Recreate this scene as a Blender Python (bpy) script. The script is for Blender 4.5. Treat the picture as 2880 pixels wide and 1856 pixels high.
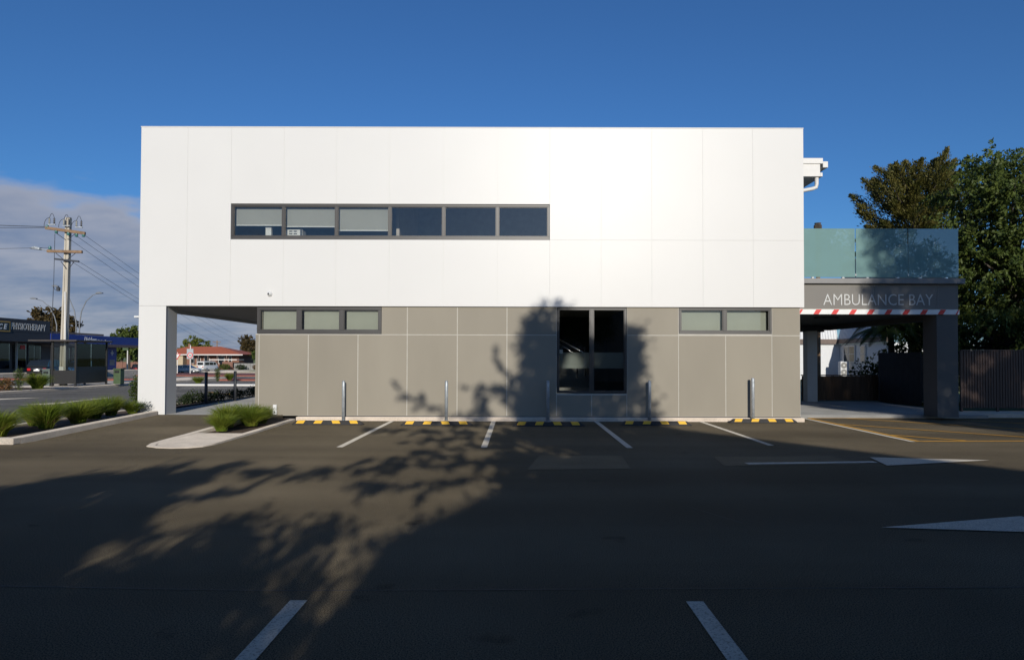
import bpy, math, random
import numpy as np
from mathutils import Vector, Matrix
R = math.radians
for o in list(bpy.data.objects): bpy.data.objects.remove(o)
scn = bpy.context.scene
col = scn.collection
rng = np.random.default_rng(7)
random.seed(7)

# ------------------------------------------------------------------ camera
cam_d = bpy.data.cameras.new("camera"); cam = bpy.data.objects.new("camera", cam_d); col.objects.link(cam)
cam_d.sensor_width = 36.0; cam_d.sensor_fit = 'HORIZONTAL'; cam_d.lens = 24.1
cam_d.shift_x = -0.0042; cam_d.shift_y = 0.0144
cam_d.clip_start = 0.1; cam_d.clip_end = 6000
cam.matrix_world = Matrix.Translation((0, -16.5, 1.48)) @ Matrix.Rotation(R(90 + 1.2), 4, 'X') @ Matrix.Rotation(0.0026, 4, 'Z')
scn.camera = cam
# ------------------------------------------------------------------ sky, sun, exposure
SUN_EL = R(15.5); SUN_AZ = math.atan(0.11)          # sun stands behind the camera, a little to its right
world = bpy.data.worlds.new("World"); scn.world = world; world.use_nodes = True
wn = world.node_tree; wn.nodes.clear()
def wnode(t, **k):
    n = wn.nodes.new(t)
    for a, b in k.items(): setattr(n, a, b)
    return n
wo = wnode('ShaderNodeOutputWorld'); wb = wnode('ShaderNodeBackground'); wb.inputs['Strength'].default_value = 0.102
sky = wnode('ShaderNodeTexSky', sky_type='NISHITA', sun_disc=False, sun_elevation=SUN_EL,
            sun_rotation=math.pi - SUN_AZ, altitude=0, air_density=1.0, dust_density=0.4, ozone_density=8.3)
tc = wnode('ShaderNodeTexCoord'); sep = wnode('ShaderNodeSeparateXYZ')
wn.links.new(tc.outputs['Generated'], sep.inputs[0])
def wmath(op, a, b=None, c=None):
    n = wnode('ShaderNodeMath', operation=op)
    for i, v in enumerate((a, b, c)):
        if v is None: continue
        if isinstance(v, (int, float)): n.inputs[i].default_value = v
        else: wn.links.new(v, n.inputs[i])
    return n.outputs[0]
zz = wmath('MAXIMUM', sep.outputs[2], 0.0)
den = wmath('ADD', zz, 0.16)
cmb = wnode('ShaderNodeCombineXYZ')
wn.links.new(wmath('DIVIDE', sep.outputs[0], den), cmb.inputs[0])
wn.links.new(wmath('DIVIDE', sep.outputs[1], den), cmb.inputs[1])
n1 = wnode('ShaderNodeTexNoise'); n1.inputs['Scale'].default_value = 1.3; n1.inputs['Detail'].default_value = 7; n1.inputs['Roughness'].default_value = 0.55
wn.links.new(cmb.outputs[0], n1.inputs['Vector'])
n2 = wnode('ShaderNodeTexNoise'); n2.inputs['Scale'].default_value = 4.5; n2.inputs['Detail'].default_value = 6
wn.links.new(cmb.outputs[0], n2.inputs['Vector'])
thr = wmath('MULTIPLY_ADD', sep.outputs[0], -0.30, 0.045)                       # the bank stands higher to the left
edge = wmath('SUBTRACT', thr, sep.outputs[2])
edge = wmath('ADD', edge, wmath('MULTIPLY', wmath('SUBTRACT', n1.outputs['Fac'], 0.5), 0.13))
edge = wmath('ADD', edge, wmath('MULTIPLY', wmath('SUBTRACT', n2.outputs['Fac'], 0.5), 0.09))
mask = wnode('ShaderNodeMapRange', interpolation_type='SMOOTHSTEP'); wn.links.new(edge, mask.inputs['Value'])
mask.inputs['From Min'].default_value = -0.012; mask.inputs['From Max'].default_value = 0.03
mask.inputs['To Max'].default_value = 0.9
n3 = wnode('ShaderNodeTexNoise'); n3.inputs['Scale'].default_value = 2.6; n3.inputs['Detail'].default_value = 9; n3.inputs['Roughness'].default_value = 0.6
stv = wnode('ShaderNodeVectorMath', operation='MULTIPLY'); stv.inputs[1].default_value = (0.8, 1.1, 1); wn.links.new(cmb.outputs[0], stv.inputs[0]); wn.links.new(stv.outputs[0], n3.inputs['Vector'])
tex = wnode('ShaderNodeMapRange'); wn.links.new(n3.outputs['Fac'], tex.inputs['Value']); tex.inputs['From Min'].default_value = 0.36; tex.inputs['From Max'].default_value = 0.66
cc = wnode('ShaderNodeMix', data_type='RGBA'); eb = wnode('ShaderNodeMapRange'); wn.links.new(edge, eb.inputs['Value']); eb.inputs['From Min'].default_value = 0.0; eb.inputs['From Max'].default_value = 0.085; eb.inputs['To Min'].default_value = 1.0; eb.inputs['To Max'].default_value = 0.0
wn.links.new(wmath('MAXIMUM', wmath('MULTIPLY', tex.outputs[0], 0.75), eb.outputs[0]), cc.inputs['Factor'])
cc.inputs[6].default_value = (1.75, 2.25, 3.4, 1); cc.inputs[7].default_value = (3.9, 4.0, 4.55, 1)
mx = wnode('ShaderNodeMix', data_type='RGBA')
wn.links.new(mask.outputs[0], mx.inputs['Factor']); wn.links.new(sky.outputs[0], mx.inputs[6]); wn.links.new(cc.outputs[2], mx.inputs[7])
wn.links.new(mx.outputs[2], wb.inputs['Color']); wn.links.new(wb.outputs[0], wo.inputs['Surface'])
sun_d = bpy.data.lights.new("sun", 'SUN'); sun_d.energy = 3.9; sun_d.angle = R(0.53); sun_d.color = (1.0, 0.945, 0.85)
sun = bpy.data.objects.new("sun", sun_d); col.objects.link(sun)
sdir = Vector((math.sin(SUN_AZ) * math.cos(SUN_EL), -math.cos(SUN_AZ) * math.cos(SUN_EL), math.sin(SUN_EL)))   # towards the sun
sun.rotation_euler = sdir.to_track_quat('Z', 'Y').to_euler(); sun.location = (10, -40, 30)
vs = scn.view_settings; vs.view_transform = 'Standard'; vs.look = 'None'; vs.exposure = 0; vs.gamma = 1; vs.use_curve_mapping = False
scn.render.engine = 'CYCLES'

# ------------------------------------------------------------------ materials
def mat(name, c, rough=0.6, var=0.12, scale=6.0, bump=0.0, bscale=60.0, metal=0.0, spec=0.5, c2=None, drough=0.0, stretch=(1, 1, 1), detail=5, coat=0.0, trans=0.0, speck=0.0, sscale=300):
    m = bpy.data.materials.new(name); m.use_nodes = True; nt = m.node_tree; b = nt.nodes['Principled BSDF']
    tcn = nt.nodes.new('ShaderNodeTexCoord'); mp = nt.nodes.new('ShaderNodeMapping'); mp.inputs['Scale'].default_value = stretch
    nt.links.new(tcn.outputs['Object'], mp.inputs['Vector'])
    n = nt.nodes.new('ShaderNodeTexNoise'); n.inputs['Scale'].default_value = scale; n.inputs['Detail'].default_value = detail
    nt.links.new(mp.outputs[0], n.inputs['Vector'])
    mr = nt.nodes.new('ShaderNodeMapRange'); mr.inputs['From Min'].default_value = 0.3; mr.inputs['From Max'].default_value = 0.7
    nt.links.new(n.outputs['Fac'], mr.inputs['Value'])
    mxn = nt.nodes.new('ShaderNodeMix'); mxn.data_type = 'RGBA'; nt.links.new(mr.outputs[0], mxn.inputs['Factor'])
    if c2 is None:
        a = tuple(max(0, x * (1 - var)) for x in c); d = tuple(min(1, x * (1 + var)) for x in c)
    else: a, d = c, c2
    mxn.inputs[6].default_value = (*a, 1); mxn.inputs[7].default_value = (*d, 1)
    out = mxn.outputs[2]
    if speck > 0:
        s = nt.nodes.new('ShaderNodeTexNoise'); s.inputs['Scale'].default_value = sscale; s.inputs['Detail'].default_value = 2
        nt.links.new(tcn.outputs['Object'], s.inputs['Vector'])
        sr = nt.nodes.new('ShaderNodeMapRange'); sr.inputs['From Min'].default_value = 0.36; sr.inputs['From Max'].default_value = 0.64
        sr.inputs['To Min'].default_value = 1 - speck; sr.inputs['To Max'].default_value = 1 + speck
        nt.links.new(s.outputs['Fac'], sr.inputs['Value'])
        v = nt.nodes.new('ShaderNodeVectorMath'); v.operation = 'SCALE'
        nt.links.new(out, v.inputs[0]); nt.links.new(sr.outputs[0], v.inputs['Scale']); out = v.outputs[0]
    nt.links.new(out, b.inputs['Base Color'])
    b.inputs['Roughness'].default_value = rough; b.inputs['Metallic'].default_value = metal
    b.inputs['Specular IOR Level'].default_value = spec; b.inputs['Diffuse Roughness'].default_value = drough
    b.inputs['Coat Weight'].default_value = coat; b.inputs['Coat Roughness'].default_value = 0.1
    if bump > 0:
        n3 = nt.nodes.new('ShaderNodeTexNoise'); n3.inputs['Scale'].default_value = bscale; n3.inputs['Detail'].default_value = 4
        nt.links.new(mp.outputs[0], n3.inputs['Vector'])
        bp = nt.nodes.new('ShaderNodeBump'); bp.inputs['Strength'].default_value = bump; bp.inputs['Distance'].default_value = 0.02
        nt.links.new(n3.outputs['Fac'], bp.inputs['Height']); nt.links.new(bp.outputs[0], b.inputs['Normal'])
    if trans > 0:
        o = nt.nodes['Material Output']; t = nt.nodes.new('ShaderNodeBsdfTranslucent'); nt.links.new(out, t.inputs['Color'])
        ms = nt.nodes.new('ShaderNodeMixShader'); ms.inputs[0].default_value = trans
        nt.links.new(b.outputs[0], ms.inputs[1]); nt.links.new(t.outputs[0], ms.inputs[2]); nt.links.new(ms.outputs[0], o.inputs['Surface'])
    return m

def glassmat(name, tint, refl=1.0, rough=0.0, ior=1.5):
    m = bpy.data.materials.new(name); m.use_nodes = True; nt = m.node_tree; nt.nodes.clear()
    o = nt.nodes.new('ShaderNodeOutputMaterial'); t = nt.nodes.new('ShaderNodeBsdfTransparent'); g = nt.nodes.new('ShaderNodeBsdfGlossy')
    n = nt.nodes.new('ShaderNodeTexNoise'); n.inputs['Scale'].default_value = 1.2
    tcn = nt.nodes.new('ShaderNodeTexCoord'); nt.links.new(tcn.outputs['Object'], n.inputs['Vector'])
    bp = nt.nodes.new('ShaderNodeBump'); bp.inputs['Strength'].default_value = 0.015; bp.inputs['Distance'].default_value = 0.02
    nt.links.new(n.outputs['Fac'], bp.inputs['Height']); nt.links.new(bp.outputs[0], g.inputs['Normal'])
    f = nt.nodes.new('ShaderNodeFresnel'); f.inputs['IOR'].default_value = ior
    mu = nt.nodes.new('ShaderNodeMath'); mu.operation = 'MULTIPLY'; mu.inputs[1].default_value = refl; nt.links.new(f.outputs[0], mu.inputs[0])
    t.inputs['Color'].default_value = (*tint, 1); g.inputs['Roughness'].default_value = rough
    ms = nt.nodes.new('ShaderNodeMixShader'); nt.links.new(mu.outputs[0], ms.inputs[0]); nt.links.new(t.outputs[0], ms.inputs[1]); nt.links.new(g.outputs[0], ms.inputs[2])
    nt.links.new(ms.outputs[0], o.inputs['Surface'])
    return m

def asphaltmat(name, a, b_):
    m = mat(name, a, 0.9, 0, 0.55, 1.0, 95, spec=0.12, c2=b_, drough=1.0, detail=9, speck=0.65, sscale=120)
    nt = m.node_tree; b = nt.nodes['Principled BSDF']; src = b.inputs['Base Color'].links[0].from_socket
    # long paver passes and a few stains with a shape of their own
    tcn = nt.nodes.new('ShaderNodeTexCoord'); mp = nt.nodes.new('ShaderNodeMapping'); mp.inputs['Scale'].default_value = (0.06, 0.9, 1)
    nt.links.new(tcn.outputs['Object'], mp.inputs['Vector'])
    n = nt.nodes.new('ShaderNodeTexNoise'); n.inputs['Scale'].default_value = 1.0; n.inputs['Detail'].default_value = 6; nt.links.new(mp.outputs[0], n.inputs['Vector'])
    n2 = nt.nodes.new('ShaderNodeTexNoise'); n2.inputs['Scale'].default_value = 0.35; n2.inputs['Detail'].default_value = 3; nt.links.new(tcn.outputs['Object'], n2.inputs['Vector'])
    mr = nt.nodes.new('ShaderNodeMapRange'); mr.inputs['From Min'].default_value = 0.35; mr.inputs['From Max'].default_value = 0.65; mr.inputs['To Min'].default_value = 0.84; mr.inputs['To Max'].default_value = 1.12
    nt.links.new(n.outputs['Fac'], mr.inputs['Value'])
    mr2 = nt.nodes.new('ShaderNodeMapRange'); mr2.inputs['From Min'].default_value = 0.35; mr2.inputs['From Max'].default_value = 0.65; mr2.inputs['To Min'].default_value = 0.88; mr2.inputs['To Max'].default_value = 1.1
    nt.links.new(n2.outputs['Fac'], mr2.inputs['Value'])
    mu = nt.nodes.new('ShaderNodeMath'); mu.operation = 'MULTIPLY'; nt.links.new(mr.outputs[0], mu.inputs[0]); nt.links.new(mr2.outputs[0], mu.inputs[1])
    n4 = nt.nodes.new('ShaderNodeTexNoise'); n4.inputs['Scale'].default_value = 1.7; n4.inputs['Detail'].default_value = 3; nt.links.new(tcn.outputs['Object'], n4.inputs['Vector'])      # oil drips
    mr4 = nt.nodes.new('ShaderNodeMapRange'); mr4.inputs['From Min'].default_value = 0.68; mr4.inputs['From Max'].default_value = 0.74; mr4.inputs['To Min'].default_value = 1.0; mr4.inputs['To Max'].default_value = 0.62; nt.links.new(n4.outputs['Fac'], mr4.inputs['Value'])
    mu2 = nt.nodes.new('ShaderNodeMath'); mu2.operation = 'MULTIPLY'; nt.links.new(mu.outputs[0], mu2.inputs[0]); nt.links.new(mr4.outputs[0], mu2.inputs[1])
    v = nt.nodes.new('ShaderNodeVectorMath'); v.operation = 'SCALE'; nt.links.new(src, v.inputs[0]); nt.links.new(mu2.outputs[0], v.inputs['Scale'])
    nt.links.new(v.outputs[0], b.inputs['Base Color'])
    return m

def paintmat(name, c, wear=0.45, scale=45):
    # road paint with worn-through aggregate
    m = mat(name, c, 0.75, 0.1, 8, 0.4, 120, spec=0.25, drough=0.8)
    nt = m.node_tree; b = nt.nodes['Principled BSDF']; src = b.inputs['Base Color'].links[0].from_socket
    n = nt.nodes.new('ShaderNodeTexNoise'); n.inputs['Scale'].default_value = scale; n.inputs['Detail'].default_value = 6; n.inputs['Roughness'].default_value = 0.7
    tcn = nt.nodes.new('ShaderNodeTexCoord'); nt.links.new(tcn.outputs['Object'], n.inputs['Vector'])
    mr = nt.nodes.new('ShaderNodeMapRange'); mr.inputs['From Min'].default_value = 0.50; mr.inputs['From Max'].default_value = 0.64; mr.inputs['To Max'].default_value = wear
    nt.links.new(n.outputs['Fac'], mr.inputs['Value'])
    mxn = nt.nodes.new('ShaderNodeMix'); mxn.data_type = 'RGBA'; nt.links.new(mr.outputs[0], mxn.inputs['Factor']); nt.links.new(src, mxn.inputs[6]); mxn.inputs[7].default_value = (0.1, 0.095, 0.085, 1)
    nt.links.new(mxn.outputs[2], b.inputs['Base Color'])
    return m

M = {}
M['asphalt'] = asphaltmat('asphalt', (0.118, 0.095, 0.061), (0.145, 0.118, 0.078))
M['road'] = asphaltmat('road_asphalt', (0.10, 0.098, 0.095), (0.135, 0.13, 0.125))
M['patch'] = mat('asphalt_patch', (0.142, 0.114, 0.072), 0.8, 0.12, 2, 0.6, 110, spec=0.15, drough=1.0, speck=0.4, sscale=170)
M['white_paint'] = paintmat('white_road_paint', (0.55, 0.50, 0.41), wear=.8, scale=75)
M['yellow_paint'] = paintmat('yellow_road_paint', (0.52, 0.27, 0.03), wear=.8, scale=75)
M['soil'] = mat('dark_mulch', (0.02, 0.013, 0.009), 0.95, 0, 22, 1.0, 30, c2=(0.07, 0.045, 0.028), drough=1)
M['grassland'] = mat('rough_grass', (0.05, 0.075, 0.02), 0.95, 0, 0.4, 0.5, 8, c2=(0.09, 0.10, 0.035), drough=1)
M['concrete'] = mat('pale_concrete', (0.54, 0.475, 0.395), 0.85, 0.12, 3.0, 0.25, 40, spec=0.2, speck=0.15, sscale=90, drough=.6)
M['plinth'] = mat('fresh_concrete', (0.66, 0.57, 0.47), 0.85, 0.1, 3.0, 0.25, 40, spec=0.2, speck=0.15, sscale=90, drough=.6)
M['concrete_grey'] = mat('grey_concrete', (0.30, 0.295, 0.28), 0.85, 0.14, 1.4, 0.2, 40, spec=0.2, speck=0.12, sscale=90, drough=.6)
M['white_panel'] = mat('white_painted_panel', (0.655, 0.645, 0.62), 0.36, 0.012, 0.7, 0.012, 12, spec=0.2)
M['panel_back'] = mat('panel_backing', (0.5, 0.49, 0.47), 0.8, 0.05)
M['grey_panel'] = mat('grey_compressed_sheet', (0.266, 0.238, 0.187), 0.6, 0.05, 1.3, 0.03, 14, spec=0.3, stretch=(1, 1, 0.35))
for k_, f_ in (('grey_panel_b', .965), ('grey_panel_c', 1.03)): M[k_] = mat(k_, tuple(f_ * v_ for v_ in (0.266, 0.238, 0.187)), 0.6, 0.05, 1.3, 0.03, 14, spec=0.3, stretch=(1, 1, 0.35))
M['joint'] = mat('cream_joint_sealant', (0.46, 0.435, 0.38), 0.7, 0.08)
M['soffit'] = mat('soffit_lining', (0.40, 0.37, 0.33), 0.7, 0.04)
M['fascia_grey'] = mat('fascia_sheet_grey', (0.19, 0.178, 0.16), 0.6, 0.05, 1.1, 0.03, 14, spec=0.3)
M['cap_grey'] = mat('cap_flashing_grey', (0.19, 0.185, 0.18), 0.45, 0.05)
M['frame'] = mat('bronze_window_frame', (0.034, 0.031, 0.029), 0.42, 0.08, 5, spec=0.5)
M['glass'] = glassmat('window_glass', (0.88, 0.89, 0.88), 1.5)
M['glass_clear'] = glassmat('plain_glass', (0.85, 0.865, 0.84), 1.0)
M['blind'] = mat('roller_blind', (0.44, 0.44, 0.40), 0.9, 0.03, 3)
M['blind_upper'] = mat('grey_roller_blind', (0.345, 0.345, 0.315), 0.9, 0.03, 3)
M['film'] = mat('frosted_film', (0.34, 0.37, 0.34), 0.8, 0.06, 2, trans=0.4)
M['room'] = mat('dim_room_paint', (0.55, 0.50, 0.45), 0.9, 0.1)
M['room_gloom'] = mat('gloom_toned_room', (0.02, 0.021, 0.024), 0.9, 0.1)  # near-black walls and floor put the gloom of unlit rooms into the colour
M['white_plastic'] = mat('white_plastic', (0.72, 0.72, 0.7), 0.35, 0.03)
M['dark_plastic'] = mat('dark_plastic', (0.02, 0.02, 0.022), 0.3, 0.1)
M['galv'] = mat('galvanised_steel', (0.40, 0.43, 0.45), 0.5, 0.25, 14, 0.05, 60, metal=0.35)
M['dark_steel'] = mat('dark_painted_steel', (0.055, 0.06, 0.07), 0.45, 0.1, metal=0.2)
M['steel'] = mat('brushed_steel', (0.7, 0.7, 0.7), 0.25, 0.06, metal=0.9)
M['rubber'] = mat('black_rubber', (0.03, 0.028, 0.026), 0.75, 0.25, 12, 0.3, 60)
M['stop_yellow'] = mat('reflective_yellow', (0.78, 0.44, 0.02), 0.5, 0.1, 14, 0.1, 80)
M['white_trim'] = mat('white_trim', (0.66, 0.64, 0.60), 0.5, 0.03)
M['red'] = mat('red_sign_film', (0.62, 0.02, 0.02), 0.4, 0.06)
M['sign_white'] = mat('white_sign_film', (0.72, 0.72, 0.70), 0.4, 0.04)
M['terracotta'] = mat('terracotta_paving', (0.30, 0.10, 0.065), 0.85, 0.2, 2, 0.2, 20)
M['pillar_shade_grey'] = mat('shade_darkened_pillar', (0.10, 0.097, 0.093), 0.6, 0.06, 1.1, 0.03, 14, spec=0.3)  # fascia grey darkened to carry the deep tree shade on the front pillar
M['bay_shade_lining'] = mat('shade_darkened_lining', (0.085, 0.083, 0.08), 0.7, 0.06)  # shade under the canopy put into the colour of ceiling, beams and wall
M['letter'] = mat('pale_grey_lettering', (0.50, 0.50, 0.48), 0.45, 0.03)

# tinted, slightly frosted balustrade glass
def balmat():
    m = bpy.data.materials.new('tinted_balustrade_glass'); m.use_nodes = True; nt = m.node_tree; nt.nodes.clear()
    o = nt.nodes.new('ShaderNodeOutputMaterial'); d = nt.nodes.new('ShaderNodeBsdfDiffuse'); d.inputs['Color'].default_value = (0.42, 0.66, 0.63, 1)
    tr = nt.nodes.new('ShaderNodeBsdfTranslucent'); tr.inputs['Color'].default_value = (0.22, 0.36, 0.36, 1)
    t = nt.nodes.new('ShaderNodeBsdfTransparent'); t.inputs['Color'].default_value = (0.30, 0.48, 0.50, 1)
    g = nt.nodes.new('ShaderNodeBsdfGlossy'); g.inputs['Roughness'].default_value = 0.015
    n = nt.nodes.new('ShaderNodeTexNoise'); n.inputs['Scale'].default_value = 2.0; tcn = nt.nodes.new('ShaderNodeTexCoord'); nt.links.new(tcn.outputs['Object'], n.inputs['Vector'])
    mr = nt.nodes.new('ShaderNodeMapRange'); mr.inputs['To Min'].default_value = 0.10; mr.inputs['To Max'].default_value = 0.17; nt.links.new(n.outputs['Fac'], mr.inputs['Value'])
    a = nt.nodes.new('ShaderNodeMixShader'); a.inputs[0].default_value = 0.35; nt.links.new(d.outputs[0], a.inputs[1]); nt.links.new(tr.outputs[0], a.inputs[2])
    b = nt.nodes.new('ShaderNodeMixShader'); b.inputs[0].default_value = 0.35; nt.links.new(a.outputs[0], b.inputs[1]); nt.links.new(t.outputs[0], b.inputs[2])
    c = nt.nodes.new('ShaderNodeMixShader'); nt.links.new(mr.outputs[0], c.inputs[0]); nt.links.new(b.outputs[0], c.inputs[1]); nt.links.new(g.outputs[0], c.inputs[2])
    nt.links.new(c.outputs[0], o.inputs['Surface']); return m
M['balustrade'] = balmat()

# ------------------------------------------------------------------ mesh helpers
class MB:
    def __init__(s): s.v = []; s.f = []; s.smooth = False
    def box(s, x0, x1, y0, y1, z0, z1):
        b = len(s.v); s.v += [(x0, y0, z0), (x1, y0, z0), (x1, y1, z0), (x0, y1, z0), (x0, y0, z1), (x1, y0, z1), (x1, y1, z1), (x0, y1, z1)]
        s.f += [tuple(b + i for i in q) for q in ((0, 3, 2, 1), (4, 5, 6, 7), (0, 1, 5, 4), (1, 2, 6, 5), (2, 3, 7, 6), (3, 0, 4, 7))]; return s
    def poly(s, pts):
        b = len(s.v); s.v += [tuple(p) for p in pts]; s.f.append(tuple(range(b, b + len(pts)))); return s
    def prism(s, pts, a0, a1, axis='z'):
        # pts: 2-D outline; extruded along axis from a0 to a1
        def P(p, a): return (p[0], p[1], a) if axis == 'z' else ((p[0], a, p[1]) if axis == 'y' else (a, p[0], p[1]))
        b = len(s.v); n = len(pts); s.v += [P(p, a0) for p in pts] + [P(p, a1) for p in pts]
        s.f.append(tuple(range(b, b + n))[::-1]); s.f.append(tuple(range(b + n, b + 2 * n)))
        for i in range(n): j = (i + 1) % n; s.f.append((b + i, b + j, b + n + j, b + n + i))
        return s
    def tube(s, path, rad, n=10, cap=True):
        P = [Vector(p) for p in path]; rr = rad if isinstance(rad, (list, tuple)) else [rad] * len(P)
        b = len(s.v); up = None
        for i, p in enumerate(P):
            t = (P[min(i + 1, len(P) - 1)] - P[max(i - 1, 0)]).normalized()
            if up is None:
                up = Vector((0, 0, 1)) if abs(t.z) < 0.9 else Vector((1, 0, 0))
            u = t.cross(up).normalized(); w = u.cross(t).normalized(); up = w
            for k in range(n):
                a = 2 * math.pi * k / n; s.v.append(tuple(p + (u * math.cos(a) + w * math.sin(a)) * rr[i]))
        for i in range(len(P) - 1):
            for k in range(n):
                k2 = (k + 1) % n; s.f.append((b + i * n + k, b + i * n + k2, b + (i + 1) * n + k2, b + (i + 1) * n + k))
        if cap: s.f.append(tuple(b + k for k in range(n))[::-1]); s.f.append(tuple(b + (len(P) - 1) * n + k for k in range(n)))
        return s
    def lathe(s, prof, c=(0, 0, 0), n=16, axis='z'):
        b = len(s.v)
        for r, h in prof:
            for k in range(n):
                a = 2 * math.pi * k / n; x, y = r * math.cos(a), r * math.sin(a)
                s.v.append((c[0] + x, c[1] + y, c[2] + h) if axis == 'z' else ((c[0] + x, c[1] + h, c[2] + y) if axis == 'y' else (c[0] + h, c[1] + x, c[2] + y)))
        m = len(prof)
        for i in range(m - 1):
            for k in range(n):
                k2 = (k + 1) % n; s.f.append((b + i * n + k, b + i * n + k2, b + (i + 1) * n + k2, b + (i + 1) * n + k))
        s.f.append(tuple(b + k for k in range(n))[::-1]); s.f.append(tuple(b + (m - 1) * n + k for k in range(n))); return s

WORLD = {}
def rootloc(o):
    while o is not None:
        if o.name in WORLD: return WORLD[o.name]
        o = o.parent
    return Vector((0, 0, 0))
def tag(o, label=None, cat=None, group=None, kind=None):
    if label: o['label'] = label
    if cat: o['category'] = cat
    if group: o['group'] = group
    if kind: o['kind'] = kind
    return o
def mesh_from(name, v, f, m, smooth=False):
    me = bpy.data.meshes.new(name); me.from_pydata([tuple(p) for p in v], [], f); me.validate(); me.update()
    if m is not None: me.materials.append(M[m] if isinstance(m, str) else m)
    if smooth: me.polygons.foreach_set('use_smooth', [True] * len(me.polygons))
    return me
def bevel(o, w, seg=2):
    b = o.modifiers.new('bevel', 'BEVEL'); b.width = w; b.segments = seg; b.limit_method = 'ANGLE'; b.angle_limit = R(40)
def thing(name, label, cat, loc=(0, 0, 0), rz=0.0, group=None, world=False):
    o = bpy.data.objects.new(name, None); col.objects.link(o); o.location = loc; o.rotation_euler = (0, 0, rz); o.empty_display_size = 0.2
    if world: WORLD[o.name] = Vector(loc)
    return tag(o, label, cat, group)
def part(name, mb, m, parent, smooth=False, bv=0.0):
    L = rootloc(parent); o = bpy.data.objects.new(name, mesh_from(name, [(p[0] - L[0], p[1] - L[1], p[2] - L[2]) for p in mb.v], mb.f, m, smooth))
    col.objects.link(o); o.parent = parent
    if bv: bevel(o, bv)
    return o
def solo(name, mb, m, label=None, cat=None, group=None, kind=None, smooth=False, bv=0.0):
    a = np.array(mb.v); L = Vector(((a[:, 0].min() + a[:, 0].max()) / 2, (a[:, 1].min() + a[:, 1].max()) / 2, a[:, 2].min()))
    o = bpy.data.objects.new(name, mesh_from(name, [(p[0] - L[0], p[1] - L[1], p[2] - L[2]) for p in mb.v], mb.f, m, smooth))
    col.objects.link(o); o.location = L; WORLD[o.name] = L
    if bv: bevel(o, bv)
    return tag(o, label, cat, group, kind)
def copy_tree(o, parent=None):
    c = o.copy(); col.objects.link(c); c.parent = parent
    for ch in list(o.children): copy_tree(ch, c)
    return c
def text_mesh(name, body, size, m, parent, origin, xdir=(1, 0, 0), updir=(0, 0, 1), width=None, extrude=0.01, shear=0.0, bold=0.0, split=False):
    cu = bpy.data.curves.new(name, 'FONT'); cu.body = body; cu.size = size; cu.extrude = extrude; cu.shear = shear; cu.offset = bold; cu.resolution_u = 3
    t = bpy.data.objects.new(name + '_tmp', cu); col.objects.link(t)
    bpy.context.view_layer.update()
    me = bpy.data.meshes.new_from_object(t.evaluated_get(bpy.context.evaluated_depsgraph_get())); bpy.data.objects.remove(t)
    xs = [v.co.x for v in me.vertices]; x0 = min(xs); w = max(xs) - x0; k = (width / w) if width else 1.0
    X = Vector(xdir).normalized(); U = Vector(updir); N = X.cross(U); L = rootloc(parent); O = Vector(origin)
    for v in me.vertices: v.co = O + X * ((v.co.x - x0) * k) + U * v.co.y + N * v.co.z - L
    me.materials.clear(); me.materials.append(M[m]); me.name = name
    if split:                                   # every letter is a part of its own
        root = list(range(len(me.vertices)))
        def find(a):
            while root[a] != a: root[a] = root[root[a]]; a = root[a]
            return a
        for e in me.edges:
            a, b = find(e.vertices[0]), find(e.vertices[1])
            if a != b: root[a] = b
        # the front and back faces of one glyph may not share vertices: join islands that overlap along the line
        isl_ = {}
        for v in me.vertices: isl_.setdefault(find(v.index), []).append(v.index)
        spans = sorted((min((me.vertices[i].co + L - O).dot(X) for i in ids), max((me.vertices[i].co + L - O).dot(X) for i in ids), ids) for ids in isl_.values())
        glyphs = []
        for a, b, ids in spans:
            if glyphs and a < glyphs[-1][1] - .35 * (glyphs[-1][1] - glyphs[-1][0]): glyphs[-1] = (glyphs[-1][0], max(b, glyphs[-1][1]), glyphs[-1][2] + ids)
            else: glyphs.append((a, b, ids))
        for a, b, ids in glyphs:
            mp_ = {i: k for k, i in enumerate(ids)}; g = MB(); g.v = [tuple(me.vertices[i].co + L) for i in ids]
            g.f = [tuple(mp_[i] for i in p_.vertices) for p_ in me.polygons if p_.vertices[0] in mp_]
            part('letter', g, m, parent)
        bpy.data.meshes.remove(me); return None
    o = bpy.data.objects.new(name, me); col.objects.link(o); o.parent = parent; return o

def gz(y):                                        # the land falls gently away beyond the car park
    return 0.0 if y <= 25 else (-1.2 * (y - 25) / 83.0 if y < 108 else -1.2)
def sheet(name, x0, x1, y0, y1, m, dz=0.0, parent=None, kind='structure', ny=None):
    mb = MB(); ys = [y0] + [y for y in (25.0, 108.0) if y0 < y < y1] + [y1]
    for a, b in zip(ys[:-1], ys[1:]): mb.poly([(x0, a, gz(a) + dz), (x1, a, gz(a) + dz), (x1, b, gz(b) + dz), (x0, b, gz(b) + dz)])
    if parent is not None: return part(name, mb, m, parent)
    o = solo(name, mb, m, kind=kind); return o

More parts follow.
